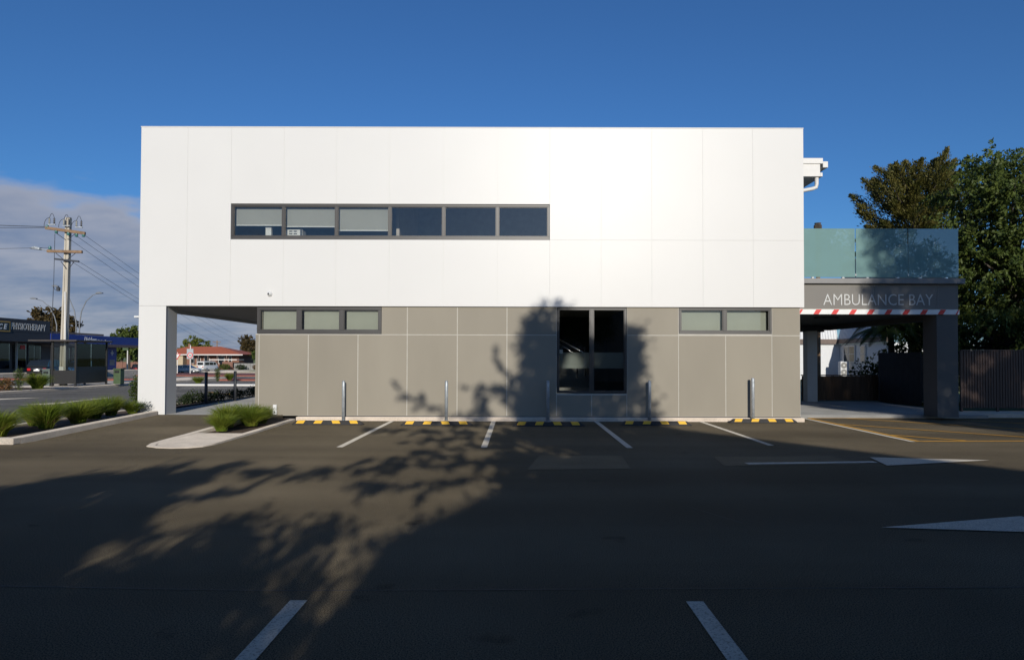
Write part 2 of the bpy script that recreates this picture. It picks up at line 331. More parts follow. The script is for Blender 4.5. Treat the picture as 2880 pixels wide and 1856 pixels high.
# ------------------------------------------------------------------ leaves and blades (numpy)
def quads_mesh(name, co, nper, m):
    n = len(co) // nper; me = bpy.data.meshes.new(name)
    me.vertices.add(len(co)); me.vertices.foreach_set('co', co.astype(np.float32).ravel())
    me.loops.add(len(co)); me.loops.foreach_set('vertex_index', np.arange(len(co), dtype=np.int32))
    me.polygons.add(n); me.polygons.foreach_set('loop_start', np.arange(0, len(co), nper, dtype=np.int32)); me.polygons.foreach_set('loop_total', np.full(n, nper, dtype=np.int32))
    me.update(calc_edges=True); me.materials.append(M[m]); return me
def unit(v): return v / np.maximum(np.linalg.norm(v, axis=1, keepdims=True), 1e-6)
def leaf_quads(c, axis, size, asp=0.5, rs=None):
    # diamond-shaped leaves at centres c along axis
    n = len(c); a = unit(axis); r = unit(np.cross(a, unit((rs or rng).normal(size=(n, 3))))); s = size[:, None]
    return np.stack([c - a * s * 0.5, c + r * s * asp * 0.5 + a * s * 0.05, c + a * s * 0.5, c - r * s * asp * 0.5 + a * s * 0.05], 1).reshape(-1, 3)
def ellipsoid_pts(n, c, r, shell=0.45, rs=None):
    q = rs or rng; d = unit(q.normal(size=(n, 3))); rad = (shell + (1 - shell) * q.random(n) ** 0.7)[:, None]
    return np.array(c) + d * rad * np.array(r), d
def obj_mesh(name, me, parent=None, loc=(0, 0, 0)):
    o = bpy.data.objects.new(name, me); col.objects.link(o); o.parent = parent; o.location = loc; return o
for nm, a, b_ in (('leaf_green', (0.04, 0.07, 0.013), (0.12, 0.15, 0.03)), ('leaf_dark', (0.018, 0.032, 0.01), (0.05, 0.07, 0.02)),
                  ('leaf_olive', (0.05, 0.064, 0.014), (0.155, 0.13, 0.03)), ('leaf_brown', (0.05, 0.042, 0.015), (0.115, 0.075, 0.028)),
                  ('leaf_lime', (0.08, 0.11, 0.015), (0.17, 0.18, 0.03)), ('grass_blade', (0.085, 0.15, 0.012), (0.25, 0.27, 0.035)),
                  ('leaf_bronze', (0.07, 0.085, 0.02), (0.26, 0.11, 0.05)), ('leaf_grey', (0.09, 0.11, 0.12), (0.16, 0.18, 0.19)),
                  ('leaf_fern', (0.03, 0.05, 0.01), (0.075, 0.10, 0.02))):
    M[nm] = mat(nm, a, 0.55, 0, 2.3, c2=b_, spec=0.3, trans=0.25, detail=8)
M['grass_dry'] = mat('dry_blade', (0.20, 0.13, 0.04), 0.7, 0, 3, c2=(0.34, 0.25, 0.10), trans=0.25)
M['bark'] = mat('bark', (0.07, 0.055, 0.042), 0.9, 0.35, 9, 0.8, 24, stretch=(1, 1, 0.25), drough=1)

def crown_leaves(clusters, per, size, m, name, parent, L, droop=0.3, asp=0.45, shell=0.45, seed=1, gaps=()):
    q = np.random.default_rng(seed); C = []
    for (c, r, k) in clusters:
        n = int(per * k); p, d = ellipsoid_pts(n, c, r, shell, q)
        # gather the leaves into twigs so that the crown breaks into light and dark clumps
        nt = max(6, n // 26); tw, td = ellipsoid_pts(nt, c, r, shell, q); idx = q.integers(0, nt, n)
        p = tw[idx] + q.normal(size=(n, 3)) * 0.16 * (np.mean(r) ** 0.5) * 0.9
        for (gx, gh, gw, gh2) in gaps:
            ok = ((p[:, 0] - gx) / gw) ** 2 + ((p[:, 2] - .277 * (p[:, 1] + 20) * -1 - gh) / gh2) ** 2 > 1; p = p[ok]; idx = idx[ok]; n = len(p)
        ax = td[idx] + q.normal(size=(n, 3)) * 0.7 - np.array([0, 0, droop])
        C.append(leaf_quads(p, ax, size * (0.6 + 0.8 * q.random(n)), asp, q))
    co = np.concatenate(C) - np.array(L)
    return obj_mesh(name, quads_mesh(name, co, 4, m), parent)
def trunk_limbs(base, top, r0, clusters, parent, seed=2, m='bark'):
    q = random.Random(seed); mb = MB(); B = Vector(base); T = Vector(top)
    pts = [B + (T - B) * t + Vector((q.uniform(-.1, .1), q.uniform(-.1, .1), 0)) * (T - B).length * 0.12 * (t > 0) for t in (0, .25, .5, .75, 1)]
    mb.tube(pts, [r0 * 1.25, r0, r0 * .85, r0 * .7, r0 * .4], 9)
    for (c, r, k) in clusters:
        c = Vector(c); t = q.uniform(.45, .95); s = B + (T - B) * t
        if c.z < s.z: s = B + (T - B) * max(.3, min(.9, (c.z - B.z) / max(.1, T.z - B.z) - .12))
        mid = s.lerp(c, .5) + Vector((q.uniform(-.2, .2), q.uniform(-.2, .2), q.uniform(0, .3)))
        kk = min(1, .25 + k); mb.tube([s, mid, c, c + (c - mid) * .4], [r0 * .4 * kk, r0 * .24 * kk, r0 * .12 * kk, r0 * .05 * kk], 6)
    o = part('trunk', mb, m, parent, smooth=True); return o
def leafy_branch(pts, dens, size, q, mb, spread=.07, r=.018):
    # a slender branch with side twigs, leaflets hung along them
    P = [np.array(p, float) for p in pts]; C = []; mb.tube([tuple(p) for p in P], [r * (1 - .7 * i / (len(P) - 1)) for i in range(len(P))], 5)
    for a, b in zip(P[:-1], P[1:]):
        L = np.linalg.norm(b - a); d = (b - a) / L
        for _ in range(max(2, int(L * 9))):
            t = q.random(); o = a + (b - a) * t; tw = d * q.uniform(.2, .9) + q.normal(size=3) * np.array([.45, .6, .5]); tw /= np.linalg.norm(tw); l = q.uniform(.12, .42); n = int(dens * l)
            mb.tube([tuple(o), tuple(o + tw * l * .8)], [.006, .003], 4); tt = q.random(n)
            pp = o + tw * (tt * l)[:, None] + np.array([0, 0, -.12]) * (tt ** 2)[:, None] * l + q.normal(size=(n, 3)) * spread * .5
            C.append(leaf_quads(pp, tw + q.normal(size=(n, 3)) * .7 - np.array([0, 0, .3]), size * (.5 + 1.0 * q.random(n)), .42, q))
    return np.concatenate(C)
def add_sprays(t, base, runs, dens, size, m, seed):
    q = np.random.default_rng(seed); mb = MB(); C = [leafy_branch([(x, y, h) for x, y, h in run], dens, size, q, mb) for run in runs]
    part('limb', mb, 'bark', t); obj_mesh('spray_foliage', quads_mesh('spray_foliage', np.concatenate(C) - np.array(base), 4, m), t)
def tree(name, label, base, top, r0, clusters, per, size, m, droop=0.3, asp=0.45, shell=0.45, seed=1, group=None, gaps=()):
    t = thing(name, label, 'tree', base, group=group, world=True)
    trunk_limbs(base, top, r0, clusters, t, seed)
    crown_leaves(clusters, per, size, m, 'crown', t, base, droop, asp, shell, seed, gaps); return t

def blade_tuft(name, n, h, spread, m, seed, width=0.008, droop=1.0, nseg=4):
    q = np.random.default_rng(seed); C = []
    ang = q.random(n) * 2 * np.pi; lean = (0.15 + 0.85 * q.random(n) ** 0.8) * spread; H = h * (0.55 + 0.55 * q.random(n)); r0 = 0.10 * spread * q.random(n) ** .5 * 2
    bx, by = r0 * np.cos(ang), r0 * np.sin(ang); w = width * (0.6 + 0.8 * q.random(n)); tw = q.random(n) * 2 * np.pi
    prev = None
    for i in range(nseg + 1):
        t = i / nseg; out = lean * (t ** 1.8); z = H * (t * (1 + 0.25 * droop) - 0.25 * droop * t ** 3 - 0.42 * droop * (lean / max(spread, 1e-6)) * t ** 2.6)
        c = np.stack([bx + np.cos(ang) * out, by + np.sin(ang) * out, z], 1); s = np.stack([np.cos(tw), np.sin(tw), np.zeros(n)], 1) * (w * (1 - t) ** .7)[:, None]
        cur = (c - s, c + s)
        if prev: C.append(np.stack([prev[0], prev[1], cur[1], cur[0]], 1).reshape(-1, 3))
        prev = cur
    return quads_mesh(name, np.concatenate(C), 4, m)
def shrub_mesh(name, n, r, h, size, m, seed, asp=0.5, lift=0.0):
    q = np.random.default_rng(seed); p, d = ellipsoid_pts(n, (0, 0, h / 2 + lift), (r, r, h / 2), 0.3, q); p += q.normal(size=(n, 3)) * 0.03
    p[:, 2] = np.maximum(p[:, 2], 0.01)
    return quads_mesh(name, leaf_quads(p, d + q.normal(size=(n, 3)) * 0.6, size * (0.6 + 0.8 * q.random(n)), asp, q), 4, m)

# ================================================================== SETTING
sheet('ground', -1500, 1500, -400, 3000, 'grassland', -0.06)
car_park = sheet('car_park', -10.35, 40, -60, 1.2, 'asphalt', 0.0)
street = sheet('street', -41.6, -10.35, -60, 74, 'road', 0.0)
sheet('far_road', -95, -10.3, 74.0, 112, 'road', 0.0)
sheet('back_lane', -10.3, -5.0, 12.5, 74, 'road', -0.004)
def line(name, pts, z, m, parent):
    return part(name, MB().poly([(x, y, z) for x, y in pts]), m, parent)
def strip(name, p, q, w, z, m, parent):
    a = Vector((p[0], p[1], 0)); b = Vector((q[0], q[1], 0)); t = (b - a).normalized(); s = Vector((-t.y, t.x, 0)) * w / 2
    return line(name, [(a - s)[:2], (b - s)[:2], (b + s)[:2], (a + s)[:2]], z, m, parent)
for x in (-2.945, -0.535, 1.9, 4.4): strip('bay_line', (x, -0.16), (x, -5.03 if x < 4 else -4.65), 0.105, 0.006, 'white_paint', car_park)
for x in (-6.15, -3.74, -1.325, 1.093, 3.51): strip('bay_line', (x, -12.28), (x, -17.3), 0.105, 0.006, 'white_paint', car_park)
# lane arrows
strip('arrow_shaft', (3.27, -6.74), (5.2, -6.55), 0.15, 0.010, 'white_paint', car_park)
line('arrow_head', [(5.36, -6.08), (5.18, -6.90), (6.98, -6.36)], 0.011, 'white_paint', car_park)
line('arrow_head', [(3.22, -10.43), (4.72, -10.62), (4.78, -9.98)], 0.010, 'white_paint', car_park)
strip('arrow_shaft', (4.75, -10.28), (6.7, -10.12), 0.15, 0.010, 'white_paint', car_park)
# blacked-out old markings
line('repair_patch', [(0.15, -7.3), (1.55, -7.2), (1.62, -5.95), (0.35, -6.0)], 0.0045, 'patch', car_park)
line('repair_patch', [(2.9, -6.95), (4.9, -6.75), (4.85, -5.9), (3.0, -6.05)], 0.0048, 'patch', car_park)
M['seam'] = mat('bitumen_seam', (0.05, 0.045, 0.038), 0.8, 0.2, drough=1)
for a_, b_ in (((-9.5, -11.75), (-1.6, -12.1)), ((-1.6, -12.1), (7.5, -11.9)), ((1.75, -9.6), (2.05, -10.25)), ((-8.4, -5.5), (-5.2, -5.75))): strip('seam', a_, b_, .016, .0035, 'seam', car_park)
# ambulance bay markings
strip('bay_line', (7.27, 0.85), (7.19, -4.06), 0.10, 0.006, 'white_paint', car_park)
strip('hatch_edge', (7.40, 0.85), (7.32, -4.02), 0.10, 0.007, 'yellow_paint', car_park)
strip('hatch_edge', (7.37, -4.0), (16.5, -3.55), 0.10, 0.008, 'yellow_paint', car_park)
strip('hatch_edge', (7.40, 0.9), (16.5, 1.0), 0.09, 0.0085, 'yellow_paint', car_park)
for i, x in enumerate((8.35, 10.6, 12.9)):
    strip('hatch_line', (x, 0.86), (x + 4.35, -3.62), 0.09, 0.009 + i * 0.0005, 'yellow_paint', car_park)
strip('hatch_line', (7.42, -0.72), (10.3, -3.82), 0.09, 0.0092, 'yellow_paint', car_park)
strip('hatch_line', (7.38, -2.95), (8.25, -3.9), 0.09, 0.0094, 'yellow_paint', car_park)
# street markings
line('arrow_head', [(-19.6, 7.4), (-18.2, 7.55), (-17.6, 9.2)], 0.006, 'white_paint', street)
line('arrow_head', [(-15.6, 5.0), (-14.7, 5.2), (-14.9, 6.9)], 0.006, 'white_paint', street)
strip('arrow_shaft', (-15.05, 6.6), (-15.2, 9.2), 0.16, 0.0065, 'white_paint', street)
strip('edge_line', (-13.4, 13.5), (-11.6, 11.5), 0.12, 0.006, 'yellow_paint', street)
strip('lane_line', (-16.8, 17.9), (-11.0, 16.9), 0.14, 0.006, 'white_paint', street)

# asphalt ramp up to the covered walkway, walkway slab, bay slab
solo('asphalt_ramp', MB().poly([(-8.56, -4.2, .002), (-6.3, -4.2, .002), (-5.6, -0.02, .128), (-8.56, -0.02, .128)]).poly([(-5.6, -0.02, .128), (-6.3, -4.2, .002), (-5.6, -0.02, 0)]), 'asphalt', kind='structure')
pth = solo('footpath', MB().box(-9.25, -6.0, 0.0, 4.0, -0.05, .13), 'concrete_grey', kind='structure')
part('slab', MB().box(-9.25, -6.0, 4.008, 8.0, -0.05, .128), 'concrete_grey', pth); part('slab', MB().box(-9.25, -6.0, 8.008, 12.4, -0.05, .13), 'concrete_grey', pth)
bs = solo('bay_slab', MB().box(6.85, 12.0, 0.95, 4.2, -0.05, .085), 'concrete_grey', kind='structure')
part('slab', MB().box(6.85, 12.0, 4.208, 6.6, -0.05, .087), 'concrete_grey', bs)
solo('yard', MB().box(6.85, 30, 6.61, 60, -0.05, .05), 'grassland', kind='structure')
solo('fence_kerb', MB().box(10.95, 30, 1.25, 2.3, -0.05, .10), 'concrete', kind='structure', bv=.01)

# kerbed planter strip on the left
kl = MB(); ks = 9
for i in range(ks):                                 # kerb stones rising towards the building
    y0, y1 = -4.62 + i * 0.5022, -4.62 + (i + 1) * 0.5022 - 0.004
    za = lambda y: 0.11 + 0.115 * (y + 4.62) / 4.52
    b = len(kl.v); x0, x1 = -8.72, -8.56
    kl.v += [(x0, y0, 0), (x1, y0, 0), (x1, y0, za(y0) - .012), (x1 - .015, y0, za(y0)), (x0, y0, za(y0)), (x0, y1, 0), (x1, y1, 0), (x1, y1, za(y1) - .012), (x1 - .015, y1, za(y1)), (x0, y1, za(y1))]
    kl.f += [(b, b + 1, b + 2, b + 3, b + 4), (b + 9, b + 8, b + 7, b + 6, b + 5), (b + 1, b + 6, b + 7, b + 2), (b + 2, b + 7, b + 8, b + 3), (b + 3, b + 8, b + 9, b + 4), (b + 4, b + 9, b + 5, b), (b, b + 5, b + 6, b + 1)]
kerb = solo('planter_kerb', kl, 'concrete', kind='structure')
part('kerb_stone', MB().box(-10.4, -8.56, -4.80, -4.624, 0, .11), 'concrete', kerb, bv=.012)
part('kerb_stone', MB().box(-10.4, -10.26, -4.62, 6, 0, .11), 'concrete', kerb, bv=.012)
solo('planter_bed', MB().poly([(-10.26, -4.62, .07), (-8.72, -4.62, .07), (-8.72, -0.1, .18), (-9.1, 0.3, .18), (-9.26, 6, .14), (-10.26, 6, .1)]), 'soil', kind='structure')

# traffic island by the first parking bay
def kerb_run(name, pts, w, parent=None):
    # pts: (x, y, z_top); kerb laid along them, butted lengths
    mb = MB(); n = len(pts); P = [Vector((p[0], p[1], 0)) for p in pts]
    L = []; Rr = []
    for i in range(n):
        t = (P[min(i + 1, n - 1)] - P[max(i - 1, 0)]).normalized(); s = Vector((-t.y, t.x, 0)) * w / 2; L.append(P[i] + s); Rr.append(P[i] - s)
    for i in range(n):
        z = pts[i][2]; mb.v += [(L[i].x, L[i].y, -.02), (L[i].x, L[i].y, z), (Rr[i].x, Rr[i].y, z), (Rr[i].x, Rr[i].y, -.02)]
    for i in range(n - 1):
        a, b = 4 * i, 4 * i + 4; mb.f += [(a, a + 1, b + 1, b), (a + 1, a + 2, b + 2, b + 1), (a + 2, a + 3, b + 3, b + 2)]
    e = 4 * (n - 1); mb.f += [(0, 3, 2, 1), (e, e + 1, e + 2, e + 3)]
    return part(name, mb, 'concrete', parent, bv=.008) if parent is not None else solo(name, mb, 'concrete', kind='structure', bv=.008)
isl = kerb_run('island_kerb', [(-5.92, -0.10, .19), (-5.97, -1.4, .165), (-6.02, -2.85, .12), (-6.11, -3.72, .072), (-6.185, -4.35, .042), (-6.2, -4.72, .026), (-6.13, -4.96, .02), (-5.9, -5.11, .018), (-5.65, -5.17, .018), (-5.42, -5.12, .019), (-5.28, -5.0, .02), (-5.225, -4.72, .028), (-5.215, -4.06, .036), (-5.225, -2.8, .042), (-5.3, -0.94, .045), (-5.32, -0.16, .045)], .13)
solo('island_infill', MB().poly([(-6.12, -4.4, .04), (-6.13, -4.7, .024), (-6.07, -4.9, .019), (-5.88, -5.04, .0165), (-5.65, -5.1, .0165), (-5.45, -5.06, .0175), (-5.34, -4.95, .019), (-5.29, -4.7, .025), (-5.28, -4.06, .033), (-5.285, -3.25, .038), (-6.04, -3.5, .07)]), 'concrete', kind='structure')
solo('island_bed', MB().poly([(-6.03, -3.5, .045), (-5.285, -3.25, .03), (-5.37, -0.1, .035), (-5.88, -0.1, .09)]), 'soil', kind='structure')

# bus-stop median and shop pavement
solo('median', MB().box(-24.3, -20.95, 5.0, 33.5, -.2, .10), 'concrete', kind='structure', bv=.02)
solo('median_bed', MB().poly([(-24.0, 5.5, .104), (-21.3, 5.5, .104), (-21.3, 15.4, .104), (-24.0, 15.4, .104)]), 'soil', kind='structure')
solo('shop_pavement', MB().box(-44.1, -41.6, 15, 62, -1.2, .20), 'concrete', kind='structure', bv=.02)
solo('white_kerb', MB().box(-19.6, -13.6, 20.3, 20.75, -.05, .10), 'white_trim', kind='structure', bv=.02)
for i, (x0, x1, y0, y1) in enumerate(((-47.0, -20.5, 58.5, 69.5), (-50, -12, 31.8, 34.4))):
    mb = MB(); mb.prism([(x0, y0), (x1, y0), (x1, y1), (x0, y1)], gz(y0) - .2, gz(y0) + .10 - .002 * i)
    solo('brick_paved_island', mb, 'terracotta', kind='structure')
solo('far_lawn', MB().box(-140, -20, 112, 135, -1.6, -1.08), 'grassland', kind='structure')
solo('far_kerb', MB().box(-140, -20, 111.4, 112.0, -1.6, -1.05), 'concrete', kind='structure')
solo('driveway', MB().box(-66, -54, 111.9, 133, -1.5, -1.075), 'concrete', kind='structure')

# ================================================================== MEDICAL CENTRE
bld = thing('medical_building', 'two-storey medical building with white panelled upper floor over grey ground floor', 'building', (-1.1, 0, 0), world=True)
def wall_panel(name, x0, x1, z0, z1, y0, y1, m, gap, bv=.0015):
    return part(name, MB().box(x0 + gap / 2, x1 - gap / 2, y0, y1, z0 + gap / 2, z1 - gap / 2), m, bld, bv=bv)
WX = [-9.066, -7.935, -6.883, -5.611, -4.34, -3.059, -1.757, -0.455, 0.800, 2.035, 3.254, 4.484, 5.692, 6.915]
ZB, ZM, ZW, ZT = 2.735, 4.345, 5.20, 7.05
for i in range(13):
    a, b = WX[i], WX[i + 1]
    if 2 <= i <= 7:
        wall_panel('white_panel', a, b, ZW + .004, ZT, -.06, -.045, 'white_panel', .0038); wall_panel('white_panel', a, b, ZB, ZM - .004, -.06, -.045, 'white_panel', .0038)
    elif i < 2:
        wall_panel('white_panel', a, b, ZB, ZT, -.06, -.045, 'white_panel', .0035)
    else:
        wall_panel('white_panel', a, b, ZM, ZT, -.06, -.045, 'white_panel', .0038); wall_panel('white_panel', a, b, ZB, ZM, -.06, -.045, 'white_panel', .0038)
wall_panel('white_panel', -9.066, -8.41, .13, ZB, -.06, -.045, 'white_panel', .0038)
bk = MB()                                            # carcass behind the white panels, open at the long window
for x0, x1, z0, z1 in ((-9.06, -6.885, ZB, ZT - .006), (-6.885, 0.80, ZW + .003, ZT - .006), (-6.885, 0.80, ZB, ZM - .003), (0.80, 6.91, ZB, ZT - .006)):
    bk.box(x0 + .0005, x1 - .0005, -.0535, .14, z0 + .002, z1)
part('carcass', bk, 'white_panel', bld)
part('parapet_cap', MB().box(-9.075, 6.922, -.068, .16, ZT - .002, ZT + .022), 'white_trim', bld, bv=.004)
cl = MB().box(-9.055, -8.42, -.044, .50, .10, 2.742); part('column', cl, 'white_panel', bld, bv=.004)
sw = MB().box(-9.066, -8.96, .141, 12.0, 2.66, ZT - .01); part('side_wall', sw, 'white_panel', bld)
part('side_wall', MB().box(6.80, 6.905, .141, 12.0, 2.95, ZT - .01), 'white_panel', bld)
part('side_wall', MB().box(6.72, 6.834, .142, 12.0, .02, 2.74), 'bay_shade_lining', bld)
part('side_wall', MB().box(-6.285, -6.16, .142, 12.0, .02, 2.74), 'grey_panel', bld)
part('rear_wall', MB().box(-8.95, 6.79, 11.85, 12.0, 2.96, ZT - .01), 'white_panel', bld)
part('rear_wall', MB().box(-6.15, 6.71, 11.85, 12.0, .02, 2.74), 'grey_panel', bld)
part('roof', MB().box(-8.95, 6.79, .15, 11.84, 6.3, 6.45), 'cap_grey', bld)
part('floor_slab', MB().box(-8.955, 6.90, .005, 12.0, 2.742, 2.94), 'soffit', bld)
part('soffit_edge', MB().box(-8.41, -6.29, -.04, .004, 2.738, 2.94), 'soffit', bld)
for sx, sy in ((-7.4, 4.6), (-7.4, 8.6)): part('soffit_light', MB().lathe([(.001, 0), (.075, 0), (.08, .006), (.08, .02)], (sx, sy, 2.727), 14), 'dark_steel', bld)
# ground-floor grey sheets
GX = [-6.287, -6.194, -5.009, -3.813, -2.627, -1.421, -0.226, 0.970, 1.816, 2.661, 3.908, 5.042, 6.156, 6.836]
for a, b in zip(GX[:-1], GX[1:]):
    c = (a + b) / 2
    wall_panel('grey_panel', a, b, .11, .631 if .97 < c < 2.661 else 2.062, 0, .02, random.choice(('grey_panel', 'grey_panel_b', 'grey_panel_c')), .02)
for a, b in ((-3.25, -2.627), (-2.627, -1.421), (-1.421, -.226), (-.226, .97), (2.661, 3.908), (6.156, 6.836)):
    wall_panel('grey_panel', a, b, 2.062, 2.738, 0, .02, random.choice(('grey_panel', 'grey_panel_b', 'grey_panel_c')), .02)
jb = MB()
for x0, x1, z0, z1 in ((-6.28, .972, .112, 2.072), (-3.245, .972, 2.072, 2.734), (.972, 2.663, .112, .655), (2.663, 3.914, .112, 2.734), (3.914, 6.153, .112, 2.095), (6.153, 6.833, .112, 2.734)):
    jb.box(x0 + .0005, x1 - .0005, .005, .14, z0, z1)
part('joint_backing', jb, 'joint', bld)
part('base_flashing', MB().box(-5.25, 6.836, -.006, .03, .092, .109), 'frame', bld)
part('plinth', MB().box(-5.25, 6.88, -.13, .03, -.02, .091), 'plinth', bld, bv=.012)

def window_unit(parent, x0, x1, z0, z1, yf, muls, fw=.05, mw=.05, d=.09, glass='glass', blinds=None, bgap=(.02, .02), fwb=None, bdepth=.13, bm='blind'):
    fwb = fwb or fw
    f = MB().box(x0, x1, yf, yf + d, z0, z0 + fwb).box(x0, x1, yf, yf + d, z1 - fw, z1).box(x0, x0 + fw, yf, yf + d, z0 + fwb, z1 - fw).box(x1 - fw, x1, yf, yf + d, z0 + fwb, z1 - fw)
    w = part('window', f, 'frame', parent, bv=.003)
    for mx_ in muls: part('mullion', MB().box(mx_ - mw / 2, mx_ + mw / 2, yf + .004, yf + d - .004, z0 + fwb, z1 - fw), 'frame', w, bv=.003)
    xs = [x0 + fw] + sum([[q - mw / 2, q + mw / 2] for q in muls], []) + [x1 - fw]
    for i in range(len(muls) + 1):
        a, b = xs[2 * i], xs[2 * i + 1]
        # sash bead, pane, blind
        s = .016; za, zb_ = z0 + fwb, z1 - fw
        part('sash', MB().box(a, b, yf + .018, yf + .06, za, za + s).box(a, b, yf + .018, yf + .06, zb_ - s, zb_).box(a, a + s, yf + .018, yf + .06, za + s, zb_ - s).box(b - s, b, yf + .018, yf + .06, za + s, zb_ - s), 'frame', w)
        part('pane', MB().box(a + s, b - s, yf + .036, yf + .044, za + s, zb_ - s), glass, w)
        if blinds and blinds[i]:
            t, bo = blinds[i]
            bl = part('blind', MB().box(a + bgap[0], b - bgap[1], yf + bdepth, yf + bdepth + .006, bo, t), bm, w)
            part('bottom_rail', MB().box(a + bgap[0], b - bgap[1], yf + bdepth - .006, yf + bdepth - .001, bo, bo + .022), 'white_plastic', bl)
    return w
up = window_unit(bld, -6.88, .797, 4.348, 5.197, -.022, (-5.63, -4.35, -3.061, -1.761, -.462), .045, .06, .1, 'glass',
                 [(5.14, 4.70), (5.14, 4.67), (5.14, 4.58), None, None, None], fwb=.085, bm='blind_upper')
window_unit(bld, -6.255, -3.255, 2.082, 2.727, .012, (-5.245, -4.215), .07, .10, .1, 'glass_clear', [(2.68, 2.1)] * 3, (.05, .01), fwb=.085, bdepth=.11)
cw = window_unit(bld, .98, 2.657, .665, 2.727, .022, (1.82,), .045, .085, .1, 'glass')
for x0, x1 in ((1.045, 1.76), (1.88, 2.595)): part('film_band', MB().box(x0, x1, .072, .074, 1.26, 1.645), 'film', cw)
window_unit(bld, 3.922, 6.149, 2.10, 2.727, .012, (5.028,), .05, .085, .1, 'glass_clear', [(2.66, 2.12)] * 2, (.01, .01), fwb=.07, bdepth=.15)
# rooms behind the glass
part('partition', MB().box(-8.9, 6.75, 4.6, 4.7, 2.96, 6.28), 'room', bld)
part('partition', MB().box(-6.1, 6.7, 4.0, 4.1, .05, 2.73), 'room_gloom', bld)
for x in (-3.1, ): part('partition', MB().box(x, x + .08, 1.1, 4.58, 2.96, 6.28), 'room', bld)
for x in (.88, 2.72): part('partition', MB().box(x, x + .08, .2, 3.99, .05, 2.73), 'room_gloom', bld)
part('room_floor', MB().box(-6.1, 6.7, .16, 3.99, .02, .045), 'room_gloom', bld)
st = MB()
for i in range(9): st.box(.98 + 0, 1.02 + i * .0 + 1.0, 1.2 + i * .27, 1.47 + i * .27, .05, .22 + i * .17)
part('staircase', st, 'concrete_grey', bld)
part('handrail', MB().tube([(.99, 1.25, 2.05), (1.72, 1.2, 1.66), (1.78, 1.2, 1.6), (1.78, 1.2, 1.05)], .021, 8), 'steel', bld, True)
part('handrail', MB().tube([(.99, 1.5, 1.95), (1.45, 1.5, 1.68), (1.55, 1.5, 1.63), (1.6, 1.5, 1.45), (1.6, 1.5, 1.0)], .018, 8), 'steel', bld, True)
part('window_sticker', MB().box(1.045, 1.125, .066, .067, 1.62, 1.71), 'sign_white', cw)
# eave, gutter and downpipe behind the parapet on the right
part('eave', MB().box(6.92, 8.68, 3.0, 11.9, 6.72, 7.08).box(6.92, 8.75, 2.97, 11.95, 7.081, 7.24).box(8.681, 8.75, 3.0, 11.9, 6.72, 6.83), 'white_trim', bld, bv=.006)
gu = part('gutter', MB().box(8.752, 8.9, 2.98, 11.9, 6.97, 7.15), 'white_trim', bld, bv=.012)
part('downpipe', MB().tube([(8.62, 3.1, 6.72), (8.62, 3.1, 6.52), (8.6, 3.1, 6.43), (8.5, 3.1, 6.39), (7.9, 3.1, 6.27), (6.86, 3.1, 6.1)], .055, 12), 'white_trim', gu, True)

# things fixed to or standing in the building
sc = thing('security_camera', 'small white dome security camera on the white wall above the left window', 'camera', (-5.922, -.06, 3.03), world=True)
part('base', MB().lathe([(.062, 0), (.064, -.015), (.055, -.035)], (-5.922, -.061, 3.03), 20, 'y'), 'white_plastic', sc, True)
part('dome', MB().lathe([(.05, -.036), (.045, -.055), (.03, -.075), (.005, -.083)], (-5.922, -.061, 3.03), 18, 'y'), 'white_plastic', sc, True)
part('lens', MB().lathe([(.024, -.06), (.022, -.082), (.008, -.088)], (-5.93, -.061, 3.026), 12, 'y'), 'dark_plastic', sc, True)
ob = thing('outlet_box', 'white power outlet box low on the grey wall by the grass', 'outlet box', (-5.785, 0, .14), world=True)
part('housing', MB().box(-5.832, -5.74, -.05, -.001, .14, .375), 'white_plastic', ob, bv=.01)
part('socket', MB().lathe([(.02, 0), (.02, -.006), (.012, -.008)], (-5.786, -.051, .20), 12, 'y'), 'dark_plastic', ob)
part('flap', MB().box(-5.822, -5.75, -.058, -.051, .26, .355), 'white_plastic', ob, bv=.004)
wl = thing('wall_light', 'small white wall light on the side of the white column', 'light', (-9.15, .1, 2.45), world=True)
part('bracket', MB().box(-9.10, -9.067, .02, .18, 2.46, 2.53), 'white_plastic', wl); part('lamp_head', MB().box(-9.22, -9.101, 0, .2, 2.455, 2.50), 'white_plastic', wl, bv=.01)
bx = thing('document_box', 'small white box standing behind the leftmost upper window', 'box', (-6.07, .25, 4.45), world=True)
part('carton', MB().box(-6.14, -6.0, .2, .32, 4.45, 4.66), 'white_plastic', bx, bv=.006); part('lid', MB().box(-6.145, -5.995, .195, .325, 4.661, 4.69), 'white_plastic', bx)
pr = thing('desktop_printer', 'white slotted office machine behind the second upper window', 'printer', (-5.44, .25, 4.45), world=True)
part('case', MB().box(-5.645, -5.235, .2, .5, 4.45, 4.63), 'white_plastic', pr, bv=.008)
for i, (a, b) in enumerate(((-5.56, -5.48), (-5.45, -5.37))):
    for z in (4.585, 4.525): part('slot', MB().box(a, b, .194, .199, z - .012, z + .012), 'dark_plastic', pr)
part('side_panel', MB().box(-5.29, -5.24, .19, .199, 4.46, 4.64), 'dark_steel', pr)
desk = part('desk', MB().box(-6.8, -3.2, .16, .8, 4.40, 4.448), 'room', bld)

